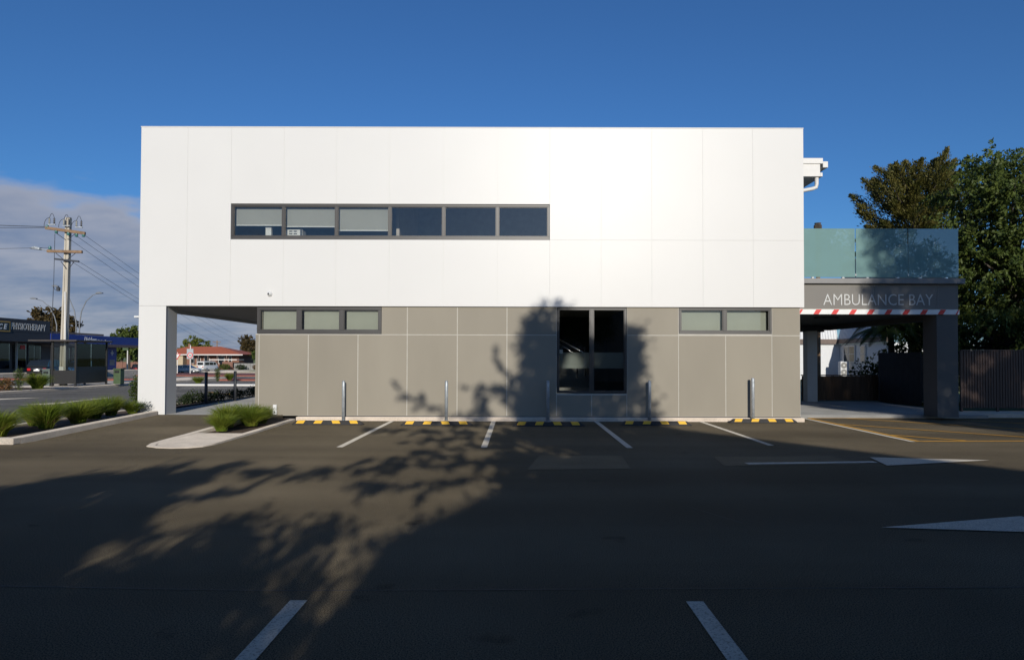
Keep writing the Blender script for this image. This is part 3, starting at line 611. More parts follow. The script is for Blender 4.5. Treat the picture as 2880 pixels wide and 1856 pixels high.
# ================================================================== AMBULANCE BAY CANOPY
can = thing('ambulance_canopy', 'grey ambulance bay canopy with glass balustrade, red and white striped edge and pillar', 'canopy', (8.9, .3, .085), world=True)
for a, b in ((6.93, 8.78), (8.78, 10.315), (10.315, 10.85)):
    part('fascia_panel', MB().box(a + .006, b - .006, .30, .32, 2.735, 3.31), 'fascia_grey', can, bv=.003)
part('fascia_core', MB().box(6.93, 10.845, .312, .55, 2.62, 3.318), 'joint', can)
part('cap', MB().box(6.9, 10.96, .20, .62, 3.345, 3.475), 'cap_grey', can, bv=.006)
part('shadow_gap', MB().box(6.92, 10.84, .33, .6, 3.3185, 3.344), 'dark_plastic', can)
for a, b in ((7.0, 8.348), (8.372, 9.648), (9.672, 10.9)):
    part('glass_panel', MB().box(a, b, .36, .372, 3.52, 4.72), 'balustrade', can, bv=.002)
part('glass_panel', MB().box(10.885, 10.897, .38, 6.4, 3.50, 4.70), 'balustrade', can)
for x in (7.3, 8.05, 8.65, 9.4, 9.95, 10.6): part('glass_clamp', MB().box(x - .03, x + .03, .34, .392, 3.476, 3.519), 'steel', can, bv=.004)
for x in (8.36, 9.66): part('glass_clip', MB().box(x - .012, x + .012, .35, .385, 3.55, 3.60), 'steel', can)
bar = part('hazard_board', MB().box(6.87, 10.85, .265, .298, 2.597, 2.715), 'sign_white', can)
x = 6.885; i = 0
while x < 10.8:
    w = .13 if x > 6.9 else .06; x1 = min(x + w, 10.79)
    part('red_stripe', MB().prism([(x, 2.60), (x1, 2.60), (min(x1 + .075, 10.845), 2.713), (x + .075, 2.713)], .259, .2645, 'y'), 'red', bar)
    x += .435 if i else .385; i += 1
text_mesh('lettering', 'AMBULANCE BAY', .40, 'letter', can, (7.525, .292, 2.822), width=2.70, extrude=.006, bold=-.003, split=True)
part('deck', MB().box(6.93, 10.84, .56, 7.2, 3.0, 3.3), 'cap_grey', can)
part('bay_ceiling', MB().box(6.93, 10.55, .552, 7.2, 2.64, 2.72), 'bay_shade_lining', can)
part('edge_beam', MB().box(10.55, 10.84, .90, 7.2, 2.50, 2.99), 'bay_shade_lining', can)
part('edge_beam', MB().box(6.93, 10.54, 6.95, 7.2, 2.44, 2.63), 'bay_shade_lining', can)
part('pillar', MB().box(10.312, 10.832, .302, .88, .085, 2.596), 'pillar_shade_grey', can, bv=.004)
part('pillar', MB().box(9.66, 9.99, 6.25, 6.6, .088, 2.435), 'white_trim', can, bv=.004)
for px, py in ((8.4, 2.0), (8.4, 4.6)): part('bay_light', MB().box(px - .3, px + .3, py, py + .15, 2.60, 2.638), 'dark_steel', can)

# ================================================================== BOLLARDS AND WHEEL STOPS
bo_names = ['steel bollard by the bay nearest the grass island', 'steel bollard behind the second wheel stop from the left', 'shaded steel bollard left of the tall dark window', 'steel bollard right of the tall dark window', 'taller steel bollard at the right end of the grey wall']
for i, (x, h) in enumerate(((-4.1, .95), (-1.657, .957), (.755, .963), (3.168, .969), (5.621, 1.037))):
    o = thing('bollard', bo_names[i], 'bollard', (x, -.2, 0), group='bollards along the grey wall')
    part('post', MB().tube([(0, 0, -.02), (0, 0, h - .012), (0, 0, h)], [.038, .038, .034], 16), 'galv', o, True)
    part('cap', MB().lathe([(.034, 0), (.03, .008), (.005, .013)], (0, 0, h), 14), 'galv', o, True)
    part('base_plate', MB().box(-.07, .07, -.07, .07, .0, .012), 'galv', o)
ws_names = ['striped rubber wheel stop in the bay nearest the grass island', 'striped rubber wheel stop second from the left', 'shaded wheel stop below the tall dark window', 'half-shaded wheel stop fourth from the left', 'striped wheel stop at the right end, set closest to the wall']
for i, (x, y, rz) in enumerate(((-4.215, -1.1, 0), (-1.76, -1.22, 0.0), (.72, -1.32, .004), (3.135, -1.07, 0.004), (5.79, -.40, 0.02))):
    o = thing('wheel_stop', ws_names[i], 'wheel stop', (x, y, 0), rz, group='wheel stops in the wall bays')
    b = MB(); hl = .80                               # tapered bar with sloping sides and ends
    for s, zt in ((-1, 0), (1, 0)): pass
    pr_ = [(-.08, .006), (-.072, .03), (-.045, .095), (.045, .095), (.072, .03), (.08, .006)]
    ring = []
    for xx, k in ((-hl, .18), (-hl + .10, 1), (hl - .10, 1), (hl, .18)):
        for (yy, z_) in pr_: b.v.append((xx, yy, .006 + (z_ - .006) * k))
    for q in range(3):
        for j in range(5): b.f.append((q * 6 + j, (q + 1) * 6 + j, (q + 1) * 6 + j + 1, q * 6 + j + 1))
    b.f += [(0, 1, 2, 3, 4, 5), (23, 22, 21, 20, 19, 18)]
    part('bar', b, 'rubber', o, bv=.004)
    for k, xx in enumerate((-.60, -.205, .19, .585)):
        sl = .03 if k < 2 else -.03
        yb = MB(); e = .003
        sec = [(-.072 - e, .035, -1), (-.045 - e, .095 + e, 1), (.045 + e, .095 + e, 1), (.072 + e, .035, -1)]
        for side in (-1, 1):
            for (yy, z_, t) in sec: yb.v.append((xx + side * .085 + sl * t * .6, yy, z_))
        yb.f += [(0, 1, 5, 4)[::-1], (1, 2, 6, 5)[::-1], (2, 3, 7, 6)[::-1], (0, 3, 2, 1)[::-1], (4, 5, 6, 7)[::-1]]
        part('yellow_band', yb, 'stop_yellow', o)
for i, (x, y) in enumerate(((-9.15, 3.75), (-8.95, 5.35))):
    o = thing('path_bollard', ('dark bollard beside the walkway, nearer the white column', 'dark bollard beside the walkway with a pale foot')[i], 'bollard', (x, y, .12), group='bollards beside the covered walkway')
    part('post', MB().tube([(0, 0, 0), (0, 0, .93)], .045, 14), 'dark_steel', o, True)
    part('cap', MB().lathe([(.05, 0), (.05, .02), (.02, .03)], (0, 0, .93), 14), 'dark_steel', o, True)

# ================================================================== PLANTS NEAR THE BUILDING
TUFT = [blade_tuft('tuft_a', 1150, .60, .62, 'grass_blade', 3, .0065, .75), blade_tuft('tuft_b', 1050, .56, .58, 'grass_blade', 4, .0065, .75), blade_tuft('tuft_c', 1100, .64, .54, 'grass_blade', 5, .006, .75)]
DRY = [blade_tuft('dry_a', 110, .42, .48, 'grass_dry', 13, .0055), blade_tuft('dry_b', 90, .34, .50, 'grass_dry', 14, .0055)]
def tuft(label, x, y, z, s, k, group, dry=True):
    o = thing('grass_tuft', label, 'grass tuft', (x, y, z), random.uniform(0, 6.28), group=group); s *= .84; o.scale = (s * 1.16, s * 1.16, s * random.uniform(.92, 1.08))
    obj_mesh('blades', TUFT[k % 3], o)
    if dry: obj_mesh('dry_blades', DRY[k % 2], o)
    return o
gs = 'ornamental grasses in the kerbed strip'
for i, (x, y, z, s, lb) in enumerate(((-9.25, -4.25, .08, 1.08, 'ornamental grass tuft at the left edge of the frame, behind the kerb corner'),
        (-9.75, -3.75, .08, .95, 'ornamental grass tuft behind the leftmost tuft of the strip'),
        (-9.2, -3.05, .10, 1.12, 'second large grass tuft from the kerb corner in the strip'),
        (-9.15, -2.15, .12, 1.05, 'third large grass tuft from the kerb corner in the strip'),
        (-9.3, -1.35, .14, 1.0, 'fourth large grass tuft from the kerb corner in the strip'),
        (-9.35, -.65, .15, .95, 'reddish-based grass tuft just left of the white column'),
        (-9.05, -.30, .17, .72, 'dark grass tuft leaning against the foot of the white column'),
        (-9.75, -.9, .14, .95, 'grass tuft behind the fourth tuft, towards the street'),
        (-9.8, -2.5, .10, 1.0, 'grass tuft behind the third tuft, towards the street'))):
    tuft(lb, x, y, z, s, i, gs)
o = thing('silver_shrub', 'wispy grey-blue shrub at the foot of the white column', 'shrub', (-8.83, -.22, .19)); obj_mesh('foliage', shrub_mesh('silver_foliage', 240, .17, .26, .055, 'leaf_grey', 5, .22), o)
gi = 'grasses in the traffic island'
for i, (x, y, s, lb) in enumerate(((-5.72, -3.15, .80, 'low grass tuft at the front tip of the island bed'), (-5.9, -2.45, .98, 'grass tuft on the left of the island bed'), (-5.55, -2.1, .92, 'grass tuft on the right of the island bed, second row'),
        (-5.85, -1.6, 1.0, 'grass tuft at the middle left of the island bed'), (-5.55, -1.5, .82, 'grass tuft at the middle right of the island bed'), (-5.93, -.95, .66, 'grass tuft at the rear of the island bed below the outlet box'))):
    tuft(lb, x, y, .07, s * 1.02, i + 1, gi)
def column_shrub(label, x, y, z, h, r, seed, m='leaf_green'):
    o = thing('columnar_shrub', label, 'shrub', (x, y, z)); obj_mesh('foliage', shrub_mesh('column_foliage', 900, r, h, .06, m, seed, .45), o)
    part('stem', MB().tube([(0, 0, -.02), (0, 0, h * .8)], [.02, .008], 6), 'bark', o); return o
column_shrub('slim upright shrub just left of the white column', -10.25, 2.0, .1, .95, .15, 21)
column_shrub('slim upright shrub between the bronze shrub and the big grass by the street', -21.1, 12.6, .1, 1.0, .2, 22)
column_shrub('slim upright shrub on the median seen under the walkway', -19.5, 28.3, -.05, .95, .17, 23)
o = thing('bronze_shrub', 'rounded shrub with bronze new leaves at the far left of the median', 'shrub', (-21.4, 12.2, .1)); obj_mesh('foliage', shrub_mesh('bronze_foliage', 900, .33, .55, .07, 'leaf_bronze', 31), o)
for i, (x, y, s, lb) in enumerate(((-21.2, 13.9, 1.5, 'big round grass clump on the median beside the power pole'), (-19.0, 24.5, 1.1, 'grass clump behind the nearer walkway bollard'), (-19.6, 30.4, 1.05, 'grass clump behind the pale-footed walkway bollard'))):
    tuft(lb, x, y, .1 if y < 20 else -.02, s, i, 'grass clumps on the median', dry=False)
hb = [shrub_mesh('low_foliage_a', 520, .34, .42, .075, 'leaf_dark', 41), shrub_mesh('low_foliage_b', 520, .30, .50, .07, 'leaf_dark', 42)]
for i, (x, y, s) in enumerate(((-9.75, 2.9, .62), (-9.7, 3.6, .68), (-9.75, 4.3, 1.0), (-9.65, 5.0, .7), (-9.7, 5.8, .85), (-9.6, 6.6, .7), (-9.7, 7.4, .85), (-9.6, 8.2, .7), (-9.6, 9.1, 1.05))):
    o = thing('low_shrub', ('low dark shrub beside the walkway nearest the white column', 'second low dark shrub along the walkway edge', 'taller dark shrub along the walkway between the bollards', 'low dark shrub behind the taller one between the bollards', 'dark shrub in front of the pale-footed bollard', 'dark shrub just past the pale-footed bollard', 'bushy dark shrub far along the walkway', 'low shrub before the last one at the walkway wall', 'last and largest dark shrub by the grey wall end')[i], 'shrub', (x, y, .08), i * 1.3, group='low shrubs along the walkway'); o.scale = (s, s, s)
    obj_mesh('foliage', hb[i % 2], o)

# ================================================================== POWER POLE, WIRES, LAMPS
M['pole_concrete'] = mat('weathered_pole', (0.46, 0.42, 0.35), 0.9, 0.15, 4, 0.3, 30, stretch=(1, 1, .2))
M['timber_arm'] = mat('weathered_timber', (0.24, 0.15, 0.085), 0.85, 0.25, 6, 0.3, 30)
M['porcelain'] = mat('insulator', (0.05, 0.16, 0.15), 0.25, 0.1)
M['porcelain_pale'] = mat('pale_insulator', (0.22, 0.22, 0.19), 0.4, 0.15)
M['wire'] = mat('black_wire', (0.02, 0.02, 0.022), 0.6, 0.1)
PY = 17.5
pole = thing('power_pole', 'leaning concrete power pole with three crossarms beside the bus shelter', 'power pole', (-22.45, PY, 0.1), world=True)
pm = MB(); bw, tw = .145, .11
for (x, z, w) in ((-22.45, 0.05, bw), (-22.313, 8.46, tw)): pm.v += [(x - w, PY - w * .8, z), (x - w * .35, PY - w * .8, z), (x - w * .35, PY - w * .5, z), (x + w * .35, PY - w * .5, z), (x + w * .35, PY - w * .8, z), (x + w, PY - w * .8, z), (x + w, PY + w * .8, z), (x - w, PY + w * .8, z)]
for i in range(8): j = (i + 1) % 8; pm.f.append((i, j, 8 + j, 8 + i))
pm.f += [tuple(range(8))[::-1], tuple(range(8, 16))]
part('shaft', pm, 'pole_concrete', pole)
part('conduit', MB().tube([(-22.27, PY - .14, .87), (-22.33, PY - .14, 4.75)], .045, 8), 'white_trim', pole, True)
for (xl, zl, xr, zr, m, dz) in ((-23.285, 7.90, -21.319, 7.63, 'timber_arm', .07), (-23.18, 6.747, -21.453, 6.709, 'timber_arm', .065), (-22.81, 6.363, -21.617, 6.238, 'dark_steel', .04)):
    arm = part('crossarm', MB().prism([(xl, zl - dz), (xr, zr - dz), (xr, zr + dz), (xl, zl + dz)], PY - .30, PY - .18, 'y'), m, pole, bv=.008)
    xm = (xl + xr) / 2; zm = (zl + zr) / 2
    for s in (-1, 1): part('brace', MB().tube([(xm + s * (xr - xl) * .28, PY - .17, zm - dz), (xm + s * .06, PY - .17, zm - .42)], .016, 5), 'dark_steel', arm)
for x, z in ((-23.2, 7.95), (-22.75, 7.72), (-22.15, 7.62), (-21.75, 7.55), (-21.4, 7.55), (-23.05, 6.9)):
    part('insulator', MB().lathe([(.02, -.1), (.085, -.08), (.05, -.03), (.09, 0), (.05, .04), (.07, .07), (.02, .1)], (x, PY - .24, z), 10), 'porcelain', pole, True)
for i, (x, z) in enumerate(((-23.0, 8.18), (-22.28, 8.12), (-21.66, 8.05))):       # fused switch units
    fu = part('fuse_switch', MB().box(x - .16, x + .2, PY - .26, PY - .2, z - .14, z - .09), 'galv', pole)
    for dx in (-.1, .14):
        part('fuse_body', MB().lathe([(.036, -.13), (.045, -.1), (.03, -.05), (.045, 0), (.03, .05), (.045, .1), (.02, .15)], (x + dx, PY - .24, z + .06), 10), 'porcelain_pale' if dx < 0 else 'dark_plastic', fu, True)
    part('jumper_wire', MB().tube([(x - .1 + .24 * t, PY - .24, z + .22 + .22 * math.sin(math.pi * t)) for t in np.linspace(0, 1, 8)], .011, 5), 'wire', fu)
    part('jumper_wire', MB().tube([(x - .1 - .26 * math.sin(math.pi * t * .5), PY - .24, z + .22 - .42 * t ** 2) for t in np.linspace(0, 1, 8)], .011, 5), 'wire', fu)
part('down_wire', MB().tube([(-22.83, PY - .22, 7.6), (-22.85, PY - .22, 5.0), (-22.8, PY - .22, 4.85), (-22.6, PY - .2, 4.83)], .012, 5), 'wire', pole)
part('down_wire', MB().tube([(-22.86, PY - .22, 5.0), (-22.95, PY - .22, .9)], .014, 5), 'wire', pole)
part('junction_box', MB().box(-22.68, -22.56, PY - .28, PY - .16, 4.78, 4.96), 'dark_steel', pole)
part('number_plate', MB().box(-22.56, -22.34, PY - .152, PY - .142, .85, 1.05), 'white_trim', pole)
lm = part('street_light', MB().tube([(-23.2, PY - .24, 6.78), (-23.5, PY - .24, 6.85)], .03, 8), 'galv', pole)
part('lamp_head', MB().prism([(-24.04, 6.88), (-23.95, 6.85), (-23.5, 6.80), (-23.5, 6.91), (-23.75, 6.97)], PY - .36, PY - .12, 'y'), 'galv', lm, bv=.02)
def wire(label, a, b, sag, r=.012, n=24):
    A, B = Vector(a), Vector(b); pts = [A.lerp(B, t) - Vector((0, 0, sag * 4 * t * (1 - t))) for t in np.linspace(0, 1, n)]
    return solo('power_line', MB().tube(pts, r, 5), 'wire', label, 'power line', 'overhead power lines', smooth=True)
ex = lambda y, dx: -22.3 - .30 * (y - PY) + dx
wire('highest overhead wire leaving the top crossarm to the right', (-21.36, PY - .24, 7.55), (ex(230, 2.2), 230, 8.0), 3.3, .0085)
wire('second overhead wire leaving the top crossarm to the right', (-21.75, PY - .24, 7.5), (ex(230, 1.2), 230, 8.0), 3.6, .0085)
wire('overhead wire leaving the pole shaft just under its top crossarm', (-22.15, PY - .1, 7.35), (ex(230, .2), 230, 7.6), 4.0, .0085)
wire('upper of the two thin wires leaving the lowest crossarm', (-21.65, PY - .24, 6.26), (ex(230, 1.4), 230, 6.6), 4.2, .008)
wire('lower of the two thin wires leaving the lowest crossarm', (-21.95, PY - .24, 6.22), (ex(230, .6), 230, 6.2), 4.4, .008)
wire('upper thick overhead wire running off the left of the frame', (-23.2, PY - .24, 7.95), (-62, 11, 11.0), .8, .016)
wire('lower overhead wire running off the left of the frame beside the thick one', (-23.1, PY - .24, 7.9), (-62, 12.5, 10.0), .8, .011)
wire('thin wire running left from the pole lamp', (-23.1, PY - .24, 6.92), (-62, 10, 6.6), .5, .009)

M['lamp_steel'] = mat('dull_lamp_steel', (0.20, 0.21, 0.22), 0.6, 0.1, metal=.3)
def street_lamp(label, pts, head, d=0):
    o = thing('street_lamp', label, 'street lamp', pts[0], group='curved street lamps', world=True)
    n = len(pts); part('post', MB().tube(pts, [.075 - .045 * i / (n - 1) for i in range(n)], 8), 'lamp_steel', o, True)
    (x0, y0, z0), (x1, y1, z1) = head; part('lamp_head', MB().prism([(x0, z0), (x1, z1), (x1, z1 + .14), ((x0 + x1) / 2, (z0 + z1) / 2 + .2), (x0, z0 + .08)], y0 - .16, y0 + .16, 'y'), 'lamp_steel', o, bv=.03)
street_lamp('curved street lamp rising behind the grey shop, arm to the left', [(-56.7, 68, -.3), (-56.7, 68, 5.5), (-57.0, 68, 6.6), (-57.6, 68, 7.7), (-58.5, 68, 8.5), (-59.4, 68, 8.75)], ((-60.0, 68, 8.75), (-59.2, 68, 8.68)))
street_lamp('curved street lamp behind the power pole, arm to the left', [(-48.2, 58.5, -.3), (-48.2, 58.5, 5.2), (-48.4, 58.5, 6.6), (-49.0, 58.5, 8.0), (-49.8, 58.5, 9.0), (-50.4, 58.5, 9.25)], ((-50.9, 58.5, 9.3), (-50.2, 58.5, 9.22)))
street_lamp('curved street lamp right of the power pole, arm to the right', [(-47.9, 58.6, -.3), (-47.9, 58.6, 5.2), (-47.7, 58.6, 6.6), (-47.2, 58.6, 7.7), (-46.5, 58.6, 8.35), (-46.0, 58.6, 8.55)], ((-45.4, 58.6, 8.55), (-46.1, 58.6, 8.5)))

# ================================================================== BUS SHELTER AND STREET FURNITURE
M['shelter_roof'] = mat('shelter_roof', (0.05, 0.042, 0.038), 0.6, 0.1)
M['shelter_black'] = mat('shelter_black', (0.016, 0.015, 0.014), 0.5, 0.1)
bus = thing('bus_shelter', 'dark framed bus shelter with glass back beside the power pole', 'bus shelter', (-22.0, 18.2, .1), world=True)
for x in (-22.55, -21.42):
    for y in (16.85, 19.35): part('post', MB().box(x - .04, x + .04, y - .04, y + .04, .1, 2.28), 'shelter_black', bus)
part('roof', MB().box(-23.6, -21.25, 16.6, 19.6, 2.285, 2.36), 'shelter_roof', bus, bv=.01)
for y0, y1 in ((16.9, 18.08), (18.12, 19.3)): part('glass_panel', MB().box(-21.43, -21.42, y0, y1, 1.02, 2.2), 'glass_clear', bus)
part('lower_panel', MB().box(-21.45, -21.40, 16.9, 19.3, .22, 1.0), 'shelter_black', bus); part('rail', MB().box(-21.46, -21.39, 16.9, 19.3, 1.0, 1.05), 'shelter_black', bus)
part('end_glass', MB().box(-22.5, -21.47, 16.84, 16.85, .9, 2.2), 'glass_clear', bus); part('end_panel', MB().box(-22.5, -21.47, 16.83, 16.86, .22, .88), 'shelter_black', bus)
part('bench', MB().box(-21.95, -21.5, 17.0, 19.2, .52, .57), 'timber_arm', bus)
M['green_bin'] = mat('green_steel', (0.05, 0.085, 0.035), 0.55, 0.12); M['grey_green'] = mat('grey_green_steel', (0.10, 0.13, 0.115), 0.5, 0.1)
def litter_bin(label, x, y, z, w, h, m):
    o = thing('litter_bin', label, 'bin', (x, y, z)); b = part('body', MB().box(-w / 2, w / 2, -w / 2, w / 2, .03, h * .9), m, o, bv=.02)
    part('lid', MB().box(-w / 2 - .02, w / 2 + .02, -w / 2 - .02, w / 2 + .02, h * .9 + .002, h), m, o, bv=.02); part('opening', MB().box(-w / 3, w / 3, -w / 2 - .006, -w / 2 + .02, h * .72, h * .85), 'dark_plastic', b)
    part('base', MB().box(-w / 2 + .04, w / 2 - .04, -w / 2 + .04, w / 2 - .04, 0, .03), 'concrete_grey', o)
litter_bin('green litter bin right of the bus shelter', -20.85, 19.5, .1, .37, .84, 'green_bin')
litter_bin('grey-green litter bin outside the grey shop', -41.0, 44.2, .2, .45, 1.05, 'grey_green')
litter_bin('low dark cabinet at the foot of the power pole', -22.85, 17.0, .1, .36, .85, 'grey_green')

# ================================================================== SHOPS
M['shop_grey'] = mat('charcoal_cladding', (0.04, 0.04, 0.046), 0.6, 0.08); M['shop_blue'] = mat('blue_cladding', (0.014, 0.038, 0.25), 0.5, 0.08)
M['shop_wall'] = mat('dim_shop_wall', (0.10, 0.095, 0.09), 0.8, 0.1); M['brown_trim'] = mat('brown_trim', (0.16, 0.12, 0.10), 0.7, 0.1)
M['gold'] = mat('gold_trim', (0.5, 0.30, 0.06), 0.5, 0.08); M['black_sign'] = mat('black_sign', (0.012, 0.012, 0.012), 0.4, 0.1)
SX = -44.0
def fbox(x0, x1, y0, y1, z0, z1): return MB().box(SX + x0, SX + x1, y0, y1, z0, z1)
sh = thing('physiotherapy_shop', 'charcoal single-storey shop with white physiotherapy lettering', 'shop', (SX - 4, 40, .2), world=True)
ys = [28.0, 33.0, 38.0, 43.2, 48.0]
for a, b in zip(ys[:-1], ys[1:]):
    part('fascia_panel', fbox(0, .12, a + .01, b - .01, 3.78, 4.9), 'shop_grey', sh); part('fascia_panel', fbox(0, .10, a + .01, b - .01, 2.92, 3.77), 'shop_grey', sh)
part('body', fbox(-9, -.01, 28, 48, .1, 4.86), 'shop_wall', sh); part('shop_wall', fbox(-.009, .0, 47.0, 48, .2, 2.91), 'shop_wall', sh)
part('canopy_soffit', fbox(.125, 2.0, 28, 48, 2.86, 2.915), 'shop_grey', sh)
for a, b in ((38.2, 43.0), (43.35, 45.0)):
    w = part('shop_window', fbox(.0, .05, a, b, .5, 2.75), 'dark_plastic', sh); part('pane', fbox(.052, .06, a + .06, b - .06, .56, 2.7), 'glass', w)
dr = part('door', fbox(.0, .06, 45.2, 46.9, .2, 2.75), 'dark_plastic', sh); part('pane', fbox(.062, .068, 45.3, 46.0, .4, 2.6), 'glass', dr); part('pane', fbox(.062, .068, 46.1, 46.8, .4, 2.6), 'glass', dr)
part('awning_post', fbox(.12, .24, 43.55, 43.67, .2, 2.855), 'galv', sh); part('red_sign', fbox(.07, .09, 44.2, 44.8, 2.25, 2.6), 'red', sh)
text_mesh('lettering', 'PHYSIOTHERAPY', .80, 'letter', sh, (SX + .125, 43.0, 3.98), (0, 1, 0), width=4.4, extrude=.01, bold=.012, split=True)
sb = part('sign_box', fbox(.122, .16, 39.2, 42.85, 3.72, 4.62), 'gold', sh); part('sign_face', fbox(.161, .168, 39.2, 42.72, 3.82, 4.52), 'black_sign', sb)
text_mesh('sign_letters', 'C E', .62, 'sign_white', sb, (SX + .17, 41.5, 3.95), (0, 1, 0), width=.98, extrude=.006, shear=.25, bold=.02, split=True)
ph = thing('pharmacy_shop', 'pharmacy with long blue sign fascia beside the grey shop', 'shop', (SX - 4, 56, .2), world=True)
part('body', fbox(-9, -.01, 48.02, 58.2, -.3, 3.6), 'shop_wall', ph)
part('parapet', fbox(-.005, .05, 48.05, 56.5, 3.82, 4.0), 'brown_trim', ph)
for a, b in ((48.05, 52.0), (52.0, 56.0), (56.0, 60.5), (60.5, 66.0)): part('fascia_panel', fbox(.0, .15, a + .005, b - .005, 2.93, 3.80), 'shop_blue', ph)
part('veranda_edge', fbox(.16, 1.6, 48.05, 60.5, 2.62, 2.90), 'brown_trim', ph)
text_mesh('lettering', 'Unichem', .72, 'sign_white', ph, (SX + .155, 53.1, 3.12), (0, 1, 0), width=2.0, extrude=.01, shear=.25, bold=.02)
text_mesh('small_lettering', 'Glendene Pharmacy', .42, 'letter', ph, (SX + .155, 55.3, 3.13), (0, 1, 0), width=2.4, extrude=.01)
for a, b in ((48.4, 51.0), (51.2, 53.8), (54.0, 56.3)):
    w = part('shop_window', fbox(.0, .05, a, b, .3, 2.55), 'dark_plastic', ph); part('pane', fbox(.052, .06, a + .06, b - .06, .36, 2.5), 'glass', w)
bp_ = part('blue_pillar', fbox(.0, .5, 56.5, 58.1, -.3, 2.61), 'shop_blue', ph)
part('cross_emblem', fbox(.505, .515, 57.2, 57.36, 1.75, 2.3), 'letter', bp_); part('cross_emblem', fbox(.516, .524, 57.0, 57.56, 1.95, 2.1), 'letter', bp_); part('poster', fbox(.505, .515, 56.85, 57.75, .7, 1.3), 'concrete_grey', bp_)

# ================================================================== VEHICLES
for nm, c in (('car_silver', (0.42, 0.43, 0.42)), ('car_white', (0.62, 0.62, 0.60)), ('car_black', (0.012, 0.012, 0.013)), ('car_blue', (0.03, 0.08, 0.17)), ('car_red', (0.42, 0.03, 0.02))):
    M[nm] = mat(nm, c, 0.3, 0.04, 3, coat=0.6)
M['car_glass'] = mat('car_glass', (0.015, 0.02, 0.024), 0.06, 0.1, spec=0.8); M['tyre'] = mat('tyre', (0.02, 0.02, 0.02), 0.85, 0.15); M['rim'] = mat('alloy_rim', (0.5, 0.5, 0.5), 0.35, 0.05, metal=.6); M['tail_red'] = mat('tail_lamp', (0.45, 0.01, 0.015), 0.25, 0.05)
M['lamp_clear'] = mat('head_lamp', (0.6, 0.6, 0.6), 0.15, 0.05)
def loft(mb, secs):
    n = len(secs[0]); b = len(mb.v)
    for s in secs: mb.v += s
    for i in range(len(secs) - 1):
        for k in range(n - 1): mb.f.append((b + i * n + k, b + i * n + k + 1, b + (i + 1) * n + k + 1, b + (i + 1) * n + k))
        mb.f.append((b + i * n + n - 1, b + i * n, b + (i + 1) * n, b + (i + 1) * n + n - 1))
    mb.f.append(tuple(b + k for k in range(n))[::-1]); mb.f.append(tuple(b + (len(secs) - 1) * n + k for k in range(n)))
def vehicle(name, label, loc, rz, paint, prof, cabin, L, W, wheels, van=False):
    # prof: (x, z_top of the lower body); cabin: (x, z_roof) outline of the glasshouse; nose towards +x
    o = thing(name, label, 'van' if van else 'car', loc, rz)
    hw = W / 2; b = MB()
    secs = []
    for x, z in prof:
        e = 1 - .10 * (abs(x) / (L / 2)) ** 4; z0 = .24 if abs(x) < L / 2 - .15 else .34
        secs.append([(x, -hw * e * .96, z0), (x, -hw * e, .5), (x, -hw * e * .97, z - .04), (x, -hw * e * .86, z), (x, hw * e * .86, z), (x, hw * e * .97, z - .04), (x, hw * e, .5), (x, hw * e * .96, z0)])
    loft(b, secs); part('body', b, paint, o, True, .0)
    g = MB(); secs = []
    for x, zb, zr in cabin:
        t = .86 if not van else .93; secs.append([(x, -hw * .93, zb - .02), (x, -hw * (.93 + (t - .93) * min(1, (zr - zb) / .4)), zr), (x, hw * (.93 + (t - .93) * min(1, (zr - zb) / .4)), zr), (x, hw * .93, zb - .02)])
    loft(g, secs); part('glasshouse', g, 'car_glass' if not van else paint, o)
    r = MB(); secs = []
    top = [c for c in cabin if c[2] - c[1] > .3]
    for x, zb, zr in top: secs.append([(x, -hw * .80, zr - .03), (x, -hw * .76, zr + .015), (x, hw * .76, zr + .015), (x, hw * .80, zr - .03)])
    loft(r, secs); part('roof', r, paint, o, True)
    for i, (x, zb, zr) in enumerate(top):
        for s in (-1, 1):
            part('pillar', MB().tube([(x, s * hw * .925, zb - .01), (x, s * hw * .83, zr - .01)], .035, 6), paint, o)
    for x in wheels:
        for s in (-1, 1):
            w = part('wheel', MB().lathe([(.2, -.1), (.31, -.09), (.325, 0), (.31, .09), (.2, .1)], (x, s * (hw - .10), .325), 18, 'y'), 'tyre', o, True)
            part('rim', MB().lathe([(.205, 0), (.19, s * .015), (.05, s * .02), (.02, s * .035)], (x, s * (hw - .10) + s * .098, .325), 14, 'y'), 'rim', w, True)
    zt = prof[0][1]; zn = prof[-1][1]
    for s in (-1, 1):
        part('tail_light', MB().box(-L / 2 - .012, -L / 2 + .1, s * hw * .70 - .13, s * hw * .70 + .13, zt - .26, zt - .06), 'tail_red', o, bv=.02)
        part('head_light', MB().box(L / 2 - .12, L / 2 + .012, s * hw * .66 - .15, s * hw * .66 + .15, zn - .18, zn - .05), 'lamp_clear', o, bv=.02)
    part('number_plate', MB().box(-L / 2 - .02, -L / 2 - .005, -.22, .22, .55, .67), 'sign_white', o); part('bumper', MB().box(-L / 2 - .03, -L / 2 + .08, -hw * .85, hw * .85, .34, .5), paint, o, bv=.03)
    return o
WAG = ([(-2.28, .86), (-2.2, .92), (-1.2, .94), (.7, .94), (1.2, .90), (1.9, .80), (2.28, .66)], [(-2.22, .92, .96), (-1.95, .93, 1.40), (-.6, .94, 1.46), (.25, .94, 1.42), (1.15, .92, .95)], 4.6, 1.76, (-1.35, 1.38))
HAT = ([(-2.0, .84), (-1.9, .92), (-1.0, .94), (.6, .94), (1.1, .9), (1.7, .8), (2.0, .64)], [(-1.96, .92, .98), (-1.6, .93, 1.42), (-.5, .94, 1.47), (.2, .94, 1.42), (1.05, .92, .95)], 4.05, 1.7, (-1.2, 1.25))
